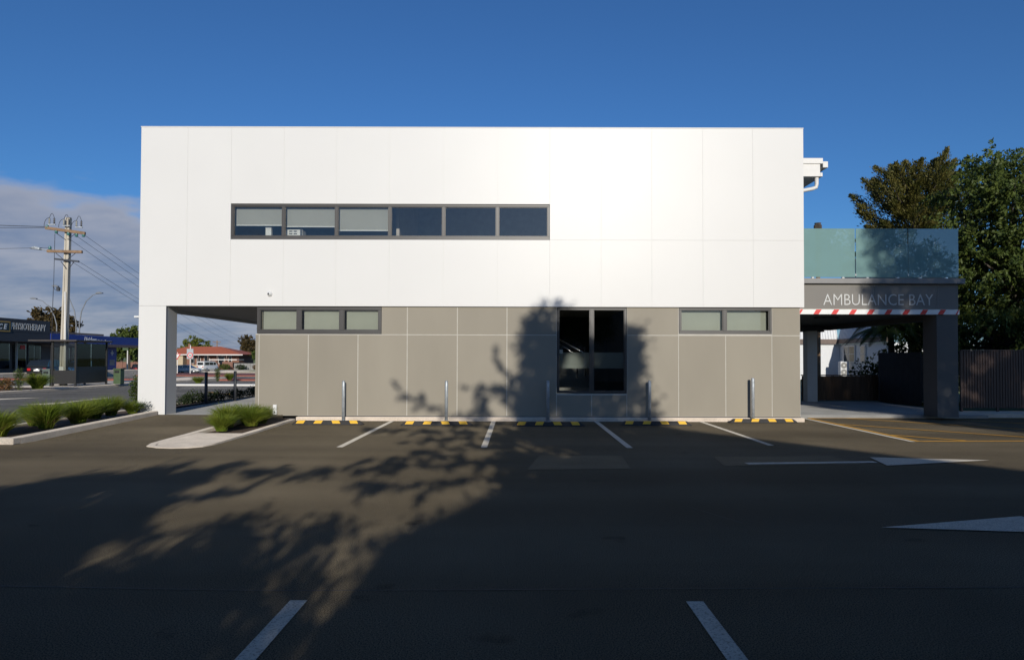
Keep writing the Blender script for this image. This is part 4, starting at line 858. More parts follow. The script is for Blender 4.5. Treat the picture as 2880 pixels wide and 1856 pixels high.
UTE = ([(-2.3, .9), (-2.25, .92), (-.9, .93), (.7, .95), (1.2, .93), (1.9, .86), (2.3, .72)], [(-.9, .93, .96), (-.7, .93, 1.5), (.1, .94, 1.5), (.9, .94, .97)], 4.7, 1.75, (-1.4, 1.42))
VAN = ([(-2.3, 1.05), (-2.28, 1.1), (-1, 1.1), (1.2, 1.1), (1.8, 1.0), (2.3, .85)], [(-2.29, 1.09, 1.12), (-2.2, 1.1, 1.9), (-.5, 1.1, 1.97), (1.2, 1.1, 1.95), (2.05, .98, 1.05)], 4.65, 1.72, (-1.35, 1.35))
vehicle('silver_car', 'silver station wagon parked across the road in front of the red-roofed house', (-59.6, 108, -1.19), R(2), 'car_silver', *WAG)
vn = vehicle('white_van', 'white van seen from behind in the driveway of the red-roofed house', (-61.4, 120, -1.06), R(78), 'car_white', *VAN, van=True)
part('rear_window', MB().box(-2.31, -2.20, -.62, .62, 1.22, 1.72), 'car_glass', vn, bv=.03)
for s in (-1, 1):
    for x0, x1 in ((-1.9, -.7), (-.55, .55), (.7, 1.4)): part('side_window', MB().box(x0, x1, s * .80 - .015, s * .80 + .015, 1.22, 1.72), 'car_glass', vn)
vehicle('dark_hatchback', 'dark hatchback with a red tail light parked outside the grey shop', (-39.4, 41.5, -.15), R(97), 'car_black', *HAT)
vehicle('blue_car', 'blue car seen through the bus shelter glass', (-40.6, 47.5, -.25), R(-80), 'car_blue', *WAG)
vehicle('red_pickup', 'red pickup far down the street beside the white column', (-61.2, 95, -1.0), R(0), 'car_red', *UTE)

# ================================================================== SIGNS
sp = thing('speed_sign', 'round red-rimmed speed sign on a white post, on the paved island', 'road sign', (-40.4, 68.5, -.55), world=True)
part('post', MB().tube([(-40.4, 68.5, -.6), (-40.4, 68.5, 3.1)], .055, 8), 'white_trim', sp); part('backing_plate', MB().box(-40.8, -40.0, 68.40, 68.43, 1.4, 2.65), 'galv', sp)
part('red_ring', MB().lathe([(.34, 0), (.34, -.012)], (-40.38, 68.395, 1.85), 28, 'y'), 'red', sp); part('white_disc', MB().lathe([(.245, -.013), (.245, -.018)], (-40.38, 68.395, 1.85), 24, 'y'), 'sign_white', sp)
text_mesh('speed_numerals', '50', .34, 'black_sign', sp, (-40.55, 68.374, 1.735), width=.34, extrude=.004, bold=.006)
gw = thing('give_way_sign', 'triangular give way sign on a white post beside the white column', 'road sign', (-42.0, 68.5, -.55), world=True)
part('post', MB().tube([(-42.0, 68.5, -.6), (-42.0, 68.5, 2.2)], .055, 8), 'white_trim', gw); part('red_border', MB().prism([(-42.46, 2.05), (-41.54, 2.05), (-42.0, 1.3)], 68.40, 68.43, 'y'), 'red', gw)
part('white_face', MB().prism([(-42.33, 1.985), (-41.67, 1.985), (-42.0, 1.45)], 68.385, 68.398, 'y'), 'sign_white', gw)
ws = thing('parking_sign', 'thin white post with a small green sign left of the white column', 'road sign', (-48.2, 68.5, -.55), world=True)
part('post', MB().tube([(-48.2, 68.5, -.6), (-48.2, 68.5, 3.0)], .06, 8), 'white_trim', ws); part('sign_plate', MB().box(-48.75, -48.1, 68.38, 68.41, 2.45, 2.85), 'green_bin', ws)

# ================================================================== RED-ROOFED HOUSE AND FAR BACKGROUND
M['red_tile'] = mat('red_roof', (0.50, 0.135, 0.06), 0.7, 0.12, 3, 0.3, 8); M['brick'] = mat('brown_brick', (0.20, 0.10, 0.07), 0.85, 0.2, 3); M['cream'] = mat('cream_wall', (0.48, 0.38, 0.25), 0.8, 0.08)
HY = 148.0
rh = thing('red_roofed_house', 'low brick house with a red hipped roof across the road', 'house', (-76, HY + 5, -1.1), world=True)
part('wall', MB().box(-79.0, -66.5, HY, HY + 9, -1.1, 2.5), 'brick', rh); part('wall', MB().box(-84, -79.01, HY - 2, HY + 9, -1.1, 2.5), 'cream', rh)
rf = MB(); x0, x1, y0, y1, ze, zr = -86, -64.6, HY - 2.6, HY + 10, 2.42, 4.35
rf.v += [(x0, y0, ze), (x1, y0, ze), (x1, y1, ze), (x0, y1, ze), (-80.5, HY + 3.7, zr), (-72.5, HY + 3.7, zr)]; rf.f += [(0, 1, 5, 4), (1, 2, 5), (2, 3, 4, 5), (3, 0, 4), (0, 3, 2, 1)]
ro = part('roof', rf, 'red_tile', rh); part('fascia', MB().box(x0, x1, y0 - .05, y0 - .002, ze - .22, ze + .02), 'white_trim', rh); part('chimney', MB().box(-80.2, -79.7, HY + 3, HY + 3.5, 4.0, 5.0), 'brick', ro)
for i in range(14): part('roof_ridge', MB().box(x0 + 1.2 + i * 1.4, x0 + 1.28 + i * 1.4, y0, y0 + .06, ze + .02, ze + .06), 'red_tile', ro)
for a, b in ((-78.3, -77.2), (-76.6, -75.7), (-74.9, -73.6), (-71.5, -70.0), (-69, -68.2)):
    w = part('window', MB().box(a, b, HY - .06, HY - .002, .2, 2.1), 'white_trim', rh); part('pane', MB().box(a + .1, b - .1, HY - .075, HY - .061, .3, 2.0), 'car_glass', w)
for x in (-77, -75.2, -73, -70.8, -68.6): part('veranda_post', MB().box(x, x + .14, HY - 2.4, HY - 2.26, -1.1, 2.2), 'brown_trim', rh)
part('carport_roof', MB().box(-70.6, -64.2, HY - 7, HY - 2.8, 1.08, 1.26), 'white_trim', rh); part('carport_wall', MB().box(-67.6, -65.2, HY - 6.8, HY - 6.6, -1.1, .7), 'brick', rh)
part('veranda_wall', MB().box(-79, -72, HY - 2.5, HY - 2.42, -1.1, -.1), 'cream', rh)
gwll = thing('garden_fence', 'grey garden fence right of the red-roofed house', 'fence', (-62, 140, -1.1), world=True)
for i in range(14): part('paling', MB().box(-64.4 + i * .75, -63.7 + i * .75, 140, 140.06, -1.1, .35), 'concrete_grey', gwll)
rwl = thing('red_wall', 'long red-brown boundary wall far down the street', 'wall', (-68, 112, -1.1), world=True)
for i in range(6): part('wall_panel', MB().box(-82 + i * 2.5, -79.52 + i * 2.5, 113, 113.15, -1.2, .75), 'brick', rwl); part('pier', MB().box(-82.1 + i * 2.5, -81.85 + i * 2.5, 112.9, 113.2, -1.2, .85), 'brick', rwl)
fp = thing('distant_power_pole', 'tiny power pole showing above the red roof', 'power pole', (-98.9, 210, -1.2), world=True)
part('shaft', MB().tube([(-98.9, 210, -1.2), (-98.9, 210, 7.4)], [.22, .15], 8), 'timber_arm', fp); part('crossarm', MB().box(-100.3, -97.6, 209.8, 209.95, 6.75, 6.95), 'timber_arm', fp); part('crossarm', MB().box(-99.8, -98.1, 209.8, 209.95, 6.0, 6.15), 'timber_arm', fp)
def blob_tree(name, label, x, y, z, w, h, m, seed, n=9, per=260, size=.45, trunk=.3, group='trees beyond the shops and houses'):
    q = random.Random(seed); cl = []
    for i in range(n):
        a = q.uniform(0, 6.28); rr = q.uniform(.1, .62) * w; zz = z + h * q.uniform(.42, .86)
        k = 1 - .5 * abs((zz - z) / h - .6); cl.append(((x + math.cos(a) * rr * .8, y + math.sin(a) * rr * .6, zz), (w * .36 * k, w * .36 * k, h * .17 * k + .2), 1.0))
    return tree(name, label, (x, y, z), (x, y, z + h * .62), trunk, cl, per, size, m, seed=seed, group=group)
blob_tree('broad_tree', 'dark brownish tree rising behind the grey shop', -62.5, 76, -.3, 5.2, 8.3, 'leaf_brown', 51, 14, 420, .5)
blob_tree('broad_tree', 'round green tree behind the blue pharmacy sign', -58, 86, -.5, 4.0, 6.5, 'leaf_green', 52, 12, 420, .45)
blob_tree('broad_tree', 'small pointed tree left of the white column above the blue sign', -63, 104, -1, 2.6, 6.4, 'leaf_olive', 53, 9, 300, .45)
blob_tree('broad_tree', 'low green tree hiding behind the white column', -60, 94, -1, 3.0, 5.0, 'leaf_green', 54)
blob_tree('broad_tree', 'leafy green tree right of the blue pharmacy pillar', -77.5, 118, -1.2, 4.2, 6.2, 'leaf_green', 55, 14, 420, .45)
blob_tree('broad_tree', 'dark tree beside the leafy one above the red wall', -73.2, 119, -1.2, 3.4, 6.0, 'leaf_dark', 56, 12, 400, .45)
blob_tree('broad_tree', 'yellow-green tree behind the left of the red roof', -88, 172, -1.2, 6, 8.4, 'leaf_lime', 57, 12, 380, .55)
blob_tree('broad_tree', 'dark bronze tree behind the right of the red roof', -74.5, 175, -1.2, 6.2, 9.3, 'leaf_brown', 58, 14, 460, .55)
blob_tree('broad_tree', 'taller slim tree rising above the bronze tree', -71, 176, -1.2, 2.8, 11.6, 'leaf_olive', 59, 9, 260, .5)
blob_tree('broad_tree', 'bright green tree at the grey wall corner behind the garden fence', -59.5, 146, -1.2, 5.0, 5.6, 'leaf_green', 60, 14, 460, .45)
for i, (x, y, w, h, m) in enumerate(((-66, 139, 2.0, 2.0, 'leaf_green'), (-62, 138, 2.2, 1.7, 'leaf_dark'), (-58.5, 138.5, 2.0, 1.8, 'leaf_bronze'))):
    o = thing('garden_shrub', ('green garden shrub by the carport of the red-roofed house', 'dark garden shrub along the grey fence', 'bronze garden shrub near the grey wall corner')[i], 'shrub', (x, y, -1.1)); obj_mesh('foliage', shrub_mesh('garden_foliage', 700, w * .6, h * .7, .22, m, 70 + i), o)
blob_tree('broad_tree', 'distant tree line clump far behind the shops', -120, 190, -1.2, 9, 8, 'leaf_dark', 61, 12, 300, .7)

# ================================================================== RIGHT-HAND BACKGROUND
M['weatherboard'] = mat('white_weatherboard', (0.62, 0.63, 0.64), 0.6, 0.03); M['paling'] = mat('brown_paling', (0.13, 0.075, 0.04), 0.85, 0.25, 5, 0.3, 30, stretch=(1, 1, .15)); M['dark_paling'] = mat('dark_stained_paling', (0.035, 0.028, 0.024), 0.85, 0.2, 5)
M['fence_metal'] = mat('plum_brown_metal', (0.075, 0.042, 0.032), 0.5, 0.06)
wh = thing('weatherboard_house', 'white weatherboard house seen under the canopy', 'house', (24, 30, .05), world=True)
def boards(name, p, q, z0, z1, pitch, m, parent, th=.03):
    P = Vector((p[0], p[1], 0)); Q = Vector((q[0], q[1], 0)); t = (Q - P).normalized(); nrm = Vector((t.y, -t.x, 0)); mb = MB(); z = z0
    while z < z1 - .01:
        zt = min(z + pitch, z1); b = len(mb.v); A = P + nrm * th; B = Q + nrm * th; A2 = P + nrm * .008; B2 = Q + nrm * .008
        mb.v += [(A.x, A.y, z), (B.x, B.y, z), (B2.x, B2.y, zt), (A2.x, A2.y, zt), (P.x, P.y, z), (Q.x, Q.y, z)]; mb.f += [(b, b + 1, b + 2, b + 3), (b, b + 4, b + 5, b + 1)]; z = zt
    return part(name, mb, m, parent)
A, B, D = (20.6, 33.5), (23.6, 33.5), (23.7, 27.0)
boards('weatherboards', A, B, 0, 2.62, .15, 'weatherboard', wh); boards('weatherboards', B, D, 0, 2.62, .15, 'weatherboard', wh)
part('wall', MB().prism([(20.6, 33.51), (23.62, 33.51), (23.72, 26.95), (29, 26.95), (29, 38), (20.6, 38)], 0, 2.6), 'weatherboard', wh)
def slab2(p, q, th, z0, z1):
    P = Vector((p[0], p[1])); Q = Vector((q[0], q[1])); t = (Q - P).normalized(); n = Vector((t.y, -t.x)) * th; return MB().prism([tuple(P), tuple(Q), tuple(Q + n), tuple(P + n)], z0, z1)
part('fascia', slab2(A, (23.5, 33.5), .22, 2.625, 2.98), 'brown_trim', wh); part('fascia', slab2(B, D, .22, 2.63, 2.985), 'brown_trim', wh)
def ribs(name, p, q, z0, z1, pitch, m, parent, back=.0, lean=.25):
    P = Vector((p[0], p[1], 0)); Q = Vector((q[0], q[1], 0)); t = (Q - P).normalized(); n = Vector((t.y, -t.x, 0)); Lh = (Q - P).length; mb = MB(); k = int(Lh / pitch)
    for i in range(k):
        for (a, d) in ((0, 0), (.55, 0), (.62, .04), (.93, .04)):
            c = P + t * (i + a) * pitch + n * (d + .12); mb.v += [(c.x, c.y, z0), (c.x - n.x * lean, c.y - n.y * lean, z1)]
    for i in range(len(mb.v) // 2 - 1): mb.f.append((2 * i, 2 * i + 2, 2 * i + 3, 2 * i + 1))
    return part(name, mb, m, parent)
ribs('ribbed_roof', A, (23.55, 33.5), 2.985, 3.9, .2, 'weatherboard', wh); ribs('ribbed_roof', B, D, 2.99, 4.1, .2, 'weatherboard', wh)
def on_wing(s, off): t = (Vector(D) - Vector(B)); L_ = t.length; t = t / L_; n = Vector((t.y, -t.x)); return Vector(B) + t * s + n * off
def wing_box(s0, s1, o0, o1, z0, z1): a, b, c, d = on_wing(s0, o0), on_wing(s1, o0), on_wing(s1, o1), on_wing(s0, o1); return MB().prism([tuple(a), tuple(b), tuple(c), tuple(d)], z0, z1)
for s0, s1 in ((.7, 2.3), (3.0, 3.7)):
    w = part('window', wing_box(s0, s1, .03, .09, 1.30, 2.5), 'white_trim', wh); m_ = (s0 + s1) / 2
    for a, b in (((s0 + .08, m_ - .04), (m_ + .04, s1 - .08)) if s1 - s0 > 1.2 else ((s0 + .08, s1 - .08),)):
        part('pane', wing_box(a, b, .091, .10, 1.38, 1.88), 'cream' if a > 1.4 and s1 < 3 else 'car_glass', w); part('pane', wing_box(a, b, .091, .10, 1.92, 2.42), 'cream' if a > 1.4 and s1 < 3 else 'car_glass', w)
ac = thing('heat_pump', 'two-fan white heat pump unit against the weatherboard house', 'heat pump', (23.0, 31.5, .05), world=True)
part('case', MB().box(22.75, 23.35, 31.6, 32.0, .35, 1.38), 'weatherboard', ac, bv=.02)
for z in (.62, 1.1): fa = part('fan', MB().lathe([(.22, 0), (.22, -.012), (.18, -.014)], (22.98, 31.598, z), 20, 'y'), 'concrete_grey', ac); part('grille_hub', MB().lathe([(.06, -.015), (.05, -.03)], (22.98, 31.598, z), 12, 'y'), 'white_plastic', fa)
part('stand', MB().box(22.8, 23.3, 31.65, 31.95, .05, .348), 'concrete_grey', ac)
bf = thing('paling_fence', 'low brown paling fence at the back of the ambulance bay', 'fence', (11, 6.9, .1), world=True)
for i in range(27): h = .93 + random.uniform(-.012, .012); part('paling', MB().box(9.75 + i * .1, 9.842 + i * .1, 6.9 + random.uniform(0, .012), 6.93, .1, h), 'paling', bf)
for z in (.3, .75): part('rail', MB().box(9.75, 12.45, 6.945, 7.0, z, z + .07), 'paling', bf)
part('capping', MB().box(9.75, 12.45, 6.88, 7.01, .945, .975), 'paling', bf)
df = thing('dark_fence', 'tall dark stained fence right of the brown paling fence', 'fence', (13, 6.4, .1), world=True)
for i in range(20): part('paling', MB().box(12.1 + i * .13, 12.222 + i * .13, 6.4, 6.42 + random.uniform(0, .01), .1, 1.73 + random.uniform(-.006, .006)), 'dark_paling', df)
for i in range(18): part('paling', MB().box(12.06, 12.08, 3.95 + i * .13, 4.072 + i * .13, .1, 1.72), 'dark_paling', df)
part('rail', MB().box(12.1, 14.7, 6.43, 6.48, .5, .58), 'dark_paling', df)
mf = thing('metal_fence', 'plum-brown ribbed metal fence at the right edge of the car park', 'fence', (16, 2, .1), world=True)
def rib_panel(x0, w, z0, z1, n):
    mb = MB(); p = w / n
    for i in range(n):
        for a, d in ((0, 0), (.45, 0), (.55, -.018), (.9, -.018), (1, 0)):
            x_ = x0 + (i + a) * p; mb.v += [(x_, 2.0 + d, z0), (x_, 2.0 + d, z1)]
    for i in range(len(mb.v) // 2 - 1): mb.f.append((2 * i, 2 * i + 2, 2 * i + 3, 2 * i + 1))
    return mb
for i in range(9):
    x0 = 12.03 + i * .97; part('panel', rib_panel(x0, .95, .20, 1.74, 13), 'fence_metal', mf); part('post', MB().box(x0 - .035, x0 + .015, 2.004, 2.06, .09, 1.76), 'fence_metal', mf)
part('top_rail', MB().box(12.0, 20.8, 1.975, 2.003, 1.741, 1.765), 'fence_metal', mf)
fv = thing('flue_pole', 'stub of a dark pole showing just above the glass balustrade', 'pole', (13.45, 14, 0), world=True)
part('shaft', MB().tube([(13.45, 14, 0), (13.45, 14, 7.3)], .09, 10), 'timber_arm', fv); part('cowl', MB().lathe([(.13, 0), (.17, .05), (.17, .2), (.12, .24), (.15, .3)], (13.45, 14, 7.28), 12), 'bark', fv)
# tree fern
tf = thing('tree_fern', 'tree fern arching over the fences behind the bay', 'tree fern', (13.6, 8.3, .1), world=True)
part('trunk', MB().tube([(13.6, 8.3, 0), (13.55, 8.25, 1.4), (13.5, 8.2, 2.5)], [.14, .11, .1], 10), 'bark', tf, True)
C = []; rach = MB(); q = np.random.default_rng(90)
for k in range(20):
    a = k * 2 * math.pi / 20 + q.uniform(-.1, .1); Lf = q.uniform(1.2, 1.75); up_ = q.uniform(.25, .65); pts = []
    for t in np.linspace(0, 1, 12): pts.append((13.5 + math.cos(a) * Lf * t, 8.2 + math.sin(a) * Lf * t, 2.5 + up_ * math.sin(t * 2.1) - .75 * t ** 2.2))
    rach.tube(pts, [.016 * (1 - .8 * i / 11) for i in range(12)], 5)
    P = np.array(pts)
    for t in np.linspace(.08, .99, 44):
        f_ = t * 11; i0 = min(10, int(f_)); p = P[i0] + (P[i0 + 1] - P[i0]) * (f_ - i0); tg = unit((P[i0 + 1] - P[i0])[None])[0]; sd = unit(np.cross(tg, [0, 0, 1.])[None])[0]; ln = .30 * math.sin(math.pi * min(1, t * .9 + .1)) + .03
        for s in (-1, 1):
            e = p + (sd * s + tg * .35) * ln - np.array([0, 0, .25 * ln]); w_ = tg * .022
            C += [p - w_, p + w_, e + w_ * .3, e - w_ * .3]
part('rachis', rach, 'bark', tf); obj_mesh('fronds', quads_mesh('fronds', np.array(C) - np.array([13.6, 8.3, .1]), 4, 'leaf_fern'), tf)
o = thing('dark_shrub', 'dark leafy shrub above the brown paling fence', 'shrub', (12.6, 7.9, .05)); obj_mesh('foliage', shrub_mesh('yard_foliage', 900, .75, 1.55, .12, 'leaf_dark', 81), o)
o = thing('orange_shrub', 'orange-leaved shrub behind the dark fence', 'shrub', (14.2, 8.6, .05)); obj_mesh('foliage', shrub_mesh('orange_foliage', 700, .7, 2.1, .12, 'leaf_bronze', 82), o)

# big broadleaf tree behind the metal fence: drooping leafy sprays
def spray_tree(name, label, base, top, r0, clusters, nspray, m, seed, leaf=.13, group=None):
    t = thing(name, label, 'tree', base, world=True, group=group); trunk_limbs(base, top, r0, clusters, t, seed); q = np.random.default_rng(seed); C = []
    for (c, r, k) in clusters:
        n = int(nspray * k); ns = max(4, n // 9); pc, dc = ellipsoid_pts(ns, c, r, .45, q); ix = q.integers(0, ns, n); p = pc[ix] + q.normal(size=(n, 3)) * .17; d = dc[ix] + q.normal(size=(n, 3)) * .35
        for i in range(n):
            L_ = q.uniform(.35, .7); dr = d[i] * .8 + q.normal(size=3) * .45; dr[2] = dr[2] * .4 - .1; dr = dr / np.linalg.norm(dr); m_ = 22; tt = q.random(m_)
            pp = p[i] + dr * (tt * L_)[:, None] + np.array([0, 0, -.35]) * (tt ** 2)[:, None] * L_ + q.normal(size=(m_, 3)) * .035
            ax = q.normal(size=(m_, 3)) * .6 + dr * .5 + np.array([0, 0, -.55]); C.append(leaf_quads(pp, ax, leaf * (.45 + 1.0 * q.random(m_)), .42, q))
    co = np.concatenate(C) - np.array(base); obj_mesh('crown', quads_mesh('crown', co, 4, m), t); return t
bc = []
qq = random.Random(5)
for (x, y, z, r) in ((15.2, 6.3, 5.9, .95), (16.4, 5.6, 7.3, 1.1), (15.7, 6.6, 7.2, .85), (17.4, 6.4, 8.2, .8), (16.6, 7.2, 8.2, .8), (15.1, 5.4, 4.5, 1.0), (16.5, 5.0, 5.6, 1.2), (17.6, 5.4, 6.9, 1.1), (15.6, 4.9, 3.2, 1.05), (17.0, 4.6, 3.9, 1.25), (14.7, 6.2, 2.6, .8), (16.2, 4.3, 2.3, 1.0), (17.8, 4.3, 2.4, 1.1), (18.3, 5.6, 5.2, 1.2), (14.9, 7.0, 6.9, .6), (14.5, 6.8, 3.7, .75), (18.6, 6.6, 7.7, 1.1), (15.9, 7.5, 5.2, 1.1), (13.95, 8.0, 4.3, .75), (13.7, 8.1, 2.9, .75), (14.0, 8.2, 1.5, .8), (15.3, 7.8, 3.0, 1.2), (17.2, 7.8, 3.0, 1.3), (19.0, 6.5, 3.2, 1.3), (16.2, 7.6, 1.6, 1.1), (14.6, 7.6, 1.7, .8), (18.2, 7.4, 1.7, 1.2), (17.2, 7.8, 5.0, 1.2), (19.4, 6.0, 6.3, 1.2), (14.7, 7.4, 5.0, .8), (15.8, 5.2, 6.6, .8)):
    bc.append(((x, y, z), (r, r, r * .85), r * r))
spray_tree('broadleaf_tree', 'tall dense green tree behind the plum-brown metal fence', (16.6, 6.8, 0), (16.8, 6.6, 6.4), .26, bc, 175, 'leaf_green', 15)
# conifer with upswept flat sprays
cf = thing('conifer_tree', 'olive-gold conifer behind the glass balustrade', 'tree', (18.9, 16, 0), world=True)
q = np.random.default_rng(33); C = []; lim = MB(); lim.tube([(18.9, 16, 0), (18.9, 16, 5.5), (18.95, 16, 8.5), (19.2, 16, 10.6)], [.32, .22, .14, .04], 8)
for k in range(180):
    z0 = 3.2 + 7.0 * (k / 180) ** .9; a = k * 2.399 + q.uniform(-.3, .3); rr = 2.0 * math.sqrt(max(.05, 1 - ((z0 - 6.9) / 4.1) ** 2)) * (q.uniform(.45, 1.0) if k % 3 else q.uniform(.15, .5))
    S_ = np.array([18.9 + math.cos(a) * rr, 16 + math.sin(a) * rr, z0]); D_ = np.array([math.cos(a) * .9, math.sin(a) * .9, .30 + max(0, z0 - 6.5) * .28]) + q.normal(size=3) * .16; D_ /= np.linalg.norm(D_); Lp = q.uniform(.8, 1.5) if k % 3 else q.uniform(.5, .9)
    lim.tube([(18.9, 16, z0 - .5), tuple(S_), tuple(S_ + D_ * Lp * .8)], [.04, .025, .006], 5)
    m_ = 700; tt = q.random(m_) ** .8; rad = ((.40 if k % 3 else .55) * (1 - tt) ** .7 + .03)[:, None]; u_ = q.normal(size=(m_, 3)) * np.array([.62, .62, .36]) * rad; pp = S_ + D_ * (tt * Lp)[:, None] + u_
    C.append(leaf_quads(pp, D_ + u_ * 2.2 + np.array([0, 0, .25]) + q.normal(size=(m_, 3)) * .35, .125 * (.5 + .9 * q.random(m_)), .36, q))
part('trunk', lim, 'bark', cf, True); obj_mesh('crown', quads_mesh('crown', np.concatenate(C) - np.array([18.9, 16, 0]), 4, 'leaf_olive'), cf)

# ================================================================== BEHIND THE CAMERA: what casts the shade
M['roof_iron'] = mat('roof_iron', (0.12, 0.10, 0.09), 0.6, 0.1); M['house_paint'] = mat('neighbour_paint', (0.3, 0.27, 0.23), 0.8, 0.08)
nh = thing('gabled_house', 'gabled neighbouring house behind the photographer whose roof shades the car park', 'house', (6, -34, 0), world=True)
part('wall', MB().prism([(1.7, 0), (10.3, 0), (10.3, 5.1), (6.0, 7.35), (1.7, 5.1)], -38, -29.2, 'y'), 'house_paint', nh)
part('roof', MB().prism([(6.0, 7.72), (11.1, 5.02), (11.1, 4.86), (6.0, 7.52)], -38.4, -28.8, 'y'), 'roof_iron', nh); part('roof', MB().prism([(5.99, 7.72), (5.99, 7.52), (.9, 4.86), (.9, 5.02)], -38.4, -28.8, 'y'), 'roof_iron', nh)
for x in (3.0, 7.4): w = part('window', MB().box(x, x + 1.6, -29.19, -29.12, 1.0, 2.3), 'white_trim', nh); part('pane', MB().box(x + .08, x + 1.52, -29.118, -29.11, 1.08, 2.22), 'car_glass', w)
gt = tree('garden_tree', 'tree behind the photographer, throwing its crown shadow on the grey wall', (3.9, -20.5, 0), (3.9, -20.3, 6.6), .2,
     [((3.0, -20, 7.75), (.62, .8, .62), .55), ((3.9, -20.2, 6.9), (1.25, 1.2, .95), 1.5), ((4.8, -20, 7.2), (.5, .8, .75), .6), ((4.5, -20, 5.9), (1.1, 1.2, .95), 1.3), ((3.1, -20, 5.6), (.95, 1.1, 1.0), 1.2), ((3.9, -20.4, 4.6), (1.6, 1.3, .95), 1.6), ((2.4, -20, 4.0), (1.0, 1.1, .75), .9), ((3.6, -20, 3.1), (1.9, 1.2, .8), 1.5), ((1.8, -20, 3.15), (.7, .9, .35), .35),
      ((2.72, -20, 7.3), (.45, .7, .6), .5), ((2.65, -20, 6.3), (.5, .7, .6), .6), ((2.6, -20, 5.2), (.55, .7, .6), .6), ((1.9, -20, 4.6), (.5, .5, .35), .22), ((1.5, -20, 3.75), (.45, .5, .25), .15)],
     2600, .15, 'leaf_green', droop=.2, seed=101, gaps=((3.6, 6.78, .28, .46),))
add_sprays(gt, (3.9, -20.5, 0), [[(2.3, -20, 6.1), (1.95, -20, 6.6), (1.72, -20, 7.15)], [(2.3, -20, 6.2), (1.6, -20, 6.35), (1.0, -20, 6.35)], [(2.0, -20, 6.0), (1.5, -20, 6.15), (1.25, -20, 6.1)],
    [(2.3, -20, 5.2), (1.3, -20, 5.55), (.4, -20, 5.75), (-.1, -20, 5.95), (-.6, -20, 6.32)], [(2.0, -20, 5.5), (1.3, -20, 5.85)], [(2.2, -20, 4.9), (1.0, -20, 5.2), (.2, -20, 5.35)], [(2.0, -20, 4.7), (.6, -20, 4.9), (-.5, -20, 4.95), (-1.3, -20, 5.0)], [(2.0, -20, 4.5), (.8, -20, 4.55), (-.3, -20, 4.35)],
    [(1.9, -20, 4.3), (.9, -20, 4.15), (0, -20, 4.0)], [(1.9, -20, 3.7), (1.0, -20, 3.72), (-.2, -20, 3.6), (-1.2, -20, 3.5), (-2.2, -20, 3.42)], [(1.6, -20, 3.5), (.5, -20, 3.3), (-.6, -20, 3.18)], [(1.8, -20, 3.2), (1.0, -20, 3.35)], [(1.7, -20, 2.9), (.9, -20, 2.95)], [(1.0, -20, 3.7), (.3, -20, 3.85), (-.6, -20, 3.8)]], 210, .085, 'leaf_green', 111)
ht = tree('hedge_tree', 'low spreading tree behind the photographer on the left', (-5.2, -20.5, 0), (-5, -20.2, 2.4), .14,
     [((-3.3, -20, 2.75), (.8, 1.0, .72), 1.0), ((-4.3, -20, 2.4), (1.2, 1.0, .8), 1.3), ((-5.6, -20, 2.2), (1.3, 1.1, .9), 1.4), ((-2.75, -20, 2.55), (.42, .6, .5), .4), ((-2.7, -20, 3.35), (.32, .4, .14), .12), ((-3.4, -20.2, 1.4), (1.5, 1, .9), 1.5), ((-5.5, -20.2, 1.2), (1.6, 1, .9), 1.4), ((-7.3, -20, 1.9), (1.2, 1, .9), 1.2), ((-3.95, -20, 3.2), (.45, .4, .14), .14), ((-2.9, -20, 2.0), (.75, .8, .55), 1.0), ((-4.2, -20, 1.8), (1.2, .9, .8), 1.6), ((-6.3, -20, 1.6), (1.5, .9, .9), 1.8), ((-8.6, -20, 1.5), (1.3, .9, 1.0), 1.5)],
     3400, .14, 'leaf_green', droop=.2, seed=102)
add_sprays(ht, (-5.2, -20.5, 0), [[(-3.4, -20, 3.2), (-2.9, -20, 3.45), (-2.45, -20, 3.6)], [(-3.8, -20, 3.1), (-3.5, -20, 3.45), (-3.15, -20, 3.62)], [(-4.6, -20, 2.9), (-4.0, -20, 3.3), (-3.7, -20, 3.42)], [(-2.7, -20, 2.9), (-2.3, -20, 3.0), (-1.95, -20, 3.04)], [(-2.6, -20, 2.5), (-2.2, -20, 2.7)], [(-5.5, -20, 2.7), (-4.8, -20, 3.05), (-4.3, -20, 3.1)]], 260, .085, 'leaf_green', 112)
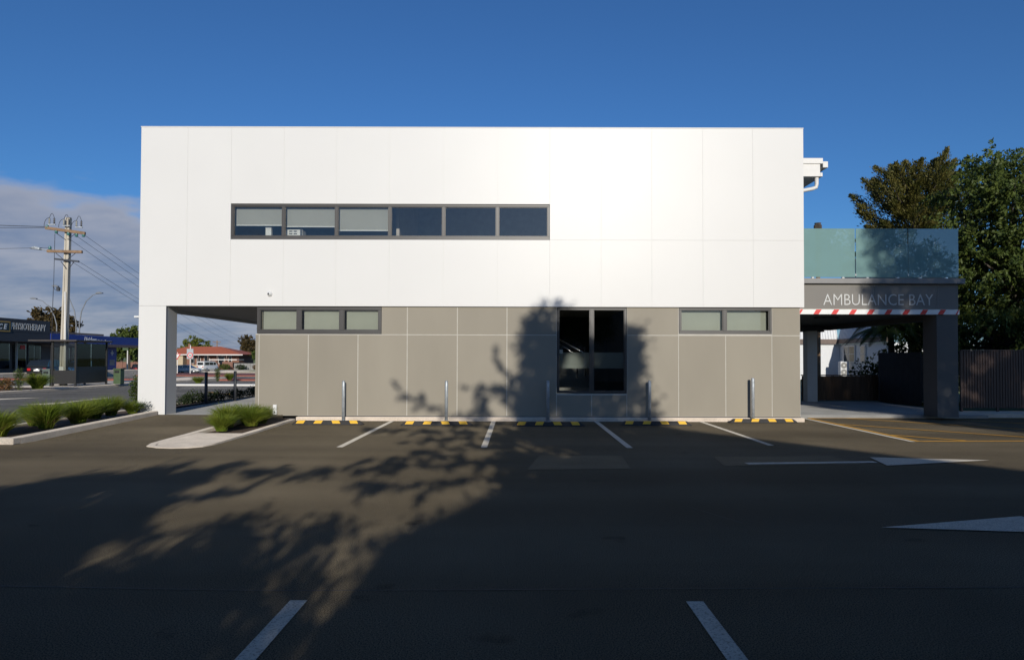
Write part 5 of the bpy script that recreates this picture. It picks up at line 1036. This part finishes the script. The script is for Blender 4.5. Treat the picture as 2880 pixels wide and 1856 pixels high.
tree('hedge_tree', 'low bush behind the photographer between the two trees', (-.4, -20.6, 0), (-.4, -20.3, 2.0), .1,
     [((-1.45, -20, 2.5), (.42, .6, .26), .30), ((-.75, -20, 2.58), (.35, .6, .12), .12), ((.3, -20, 2.42), (.5, .6, .2), .22), ((1.2, -20, 2.6), (.6, .8, .55), .7), ((-1.5, -20, 2.0), (.55, .8, .34), .6), ((-.55, -20, 2.12), (.25, .5, .2), .1), ((.5, -20, 2.08), (.45, .6, .22), .25), ((-1.6, -20.2, 1.3), (1.0, .8, .5), 1.2), ((-.1, -20.2, 1.3), (1.2, .8, .5), 1.2), ((1.3, -20, 1.7), (.7, .8, .6), 1.0), ((-1.95, -20, 2.05), (.5, .6, .2), .5), ((-1.1, -20, 2.12), (.38, .6, .2), .4), ((-2.15, -20, 1.85), (.6, .7, .30), .8), ((-1.3, -20, 1.8), (.7, .7, .26), .7), ((-.35, -20, 1.82), (.6, .6, .16), .35)],
     3000, .10, 'leaf_green', droop=.2, seed=103)
tree('shade_tree', 'tall tree behind the photographer on the right, shading the ambulance bay', (13.5, -20.5, 0), (13.4, -20.2, 9.5), .3,
     [((11.85, -20, 10.3), (1.1, 1.2, 1.1), 1.2), ((13.55, -20, 10.4), (1.5, 1.4, 1.4), 2), ((11.95, -20, 8.7), (1.15, 1.2, .9), 1.2), ((13.85, -20, 8.4), (1.6, 1.4, 1.2), 2), ((12.55, -20, 7.1), (1.1, 1.2, .9), 1.1), ((14.45, -20, 6.5), (1.5, 1.4, 1.0), 1.7), ((13.05, -20, 5.5), (1.2, 1.2, .5), .8), ((15.85, -20, 9.0), (1.6, 1.4, 1.6), 2.2), ((16.45, -20, 6.6), (1.5, 1.4, 1.4), 2), ((14.75, -20, 12), (1.6, 1.4, 1.2), 1.6), ((15.05, -20, 4.4), (1.8, 1.4, .8), 1.5)],
     2600, .18, 'leaf_green', droop=.2, seed=104)
tree('shade_tree', 'second tall tree behind the photographer, further right', (19.5, -20.5, 0), (19.4, -20.2, 7.0), .28,
     [((18.6, -20, 7.4), (1.5, 1.3, 1.5), 2), ((20.6, -20, 7.2), (1.6, 1.3, 1.6), 2), ((18.3, -20, 5.4), (1.4, 1.2, 1.0), 1.4), ((20.3, -20, 5.2), (1.6, 1.2, 1.1), 1.6), ((19.4, -20, 9.2), (1.7, 1.3, 1.1), 1.8), ((22.3, -20, 6.4), (1.3, 1.2, 1.5), 1.6), ((17.6, -20, 9.6), (1.2, 1.2, 1.0), 1.1)],
     1700, .18, 'leaf_green', droop=.2, seed=105)
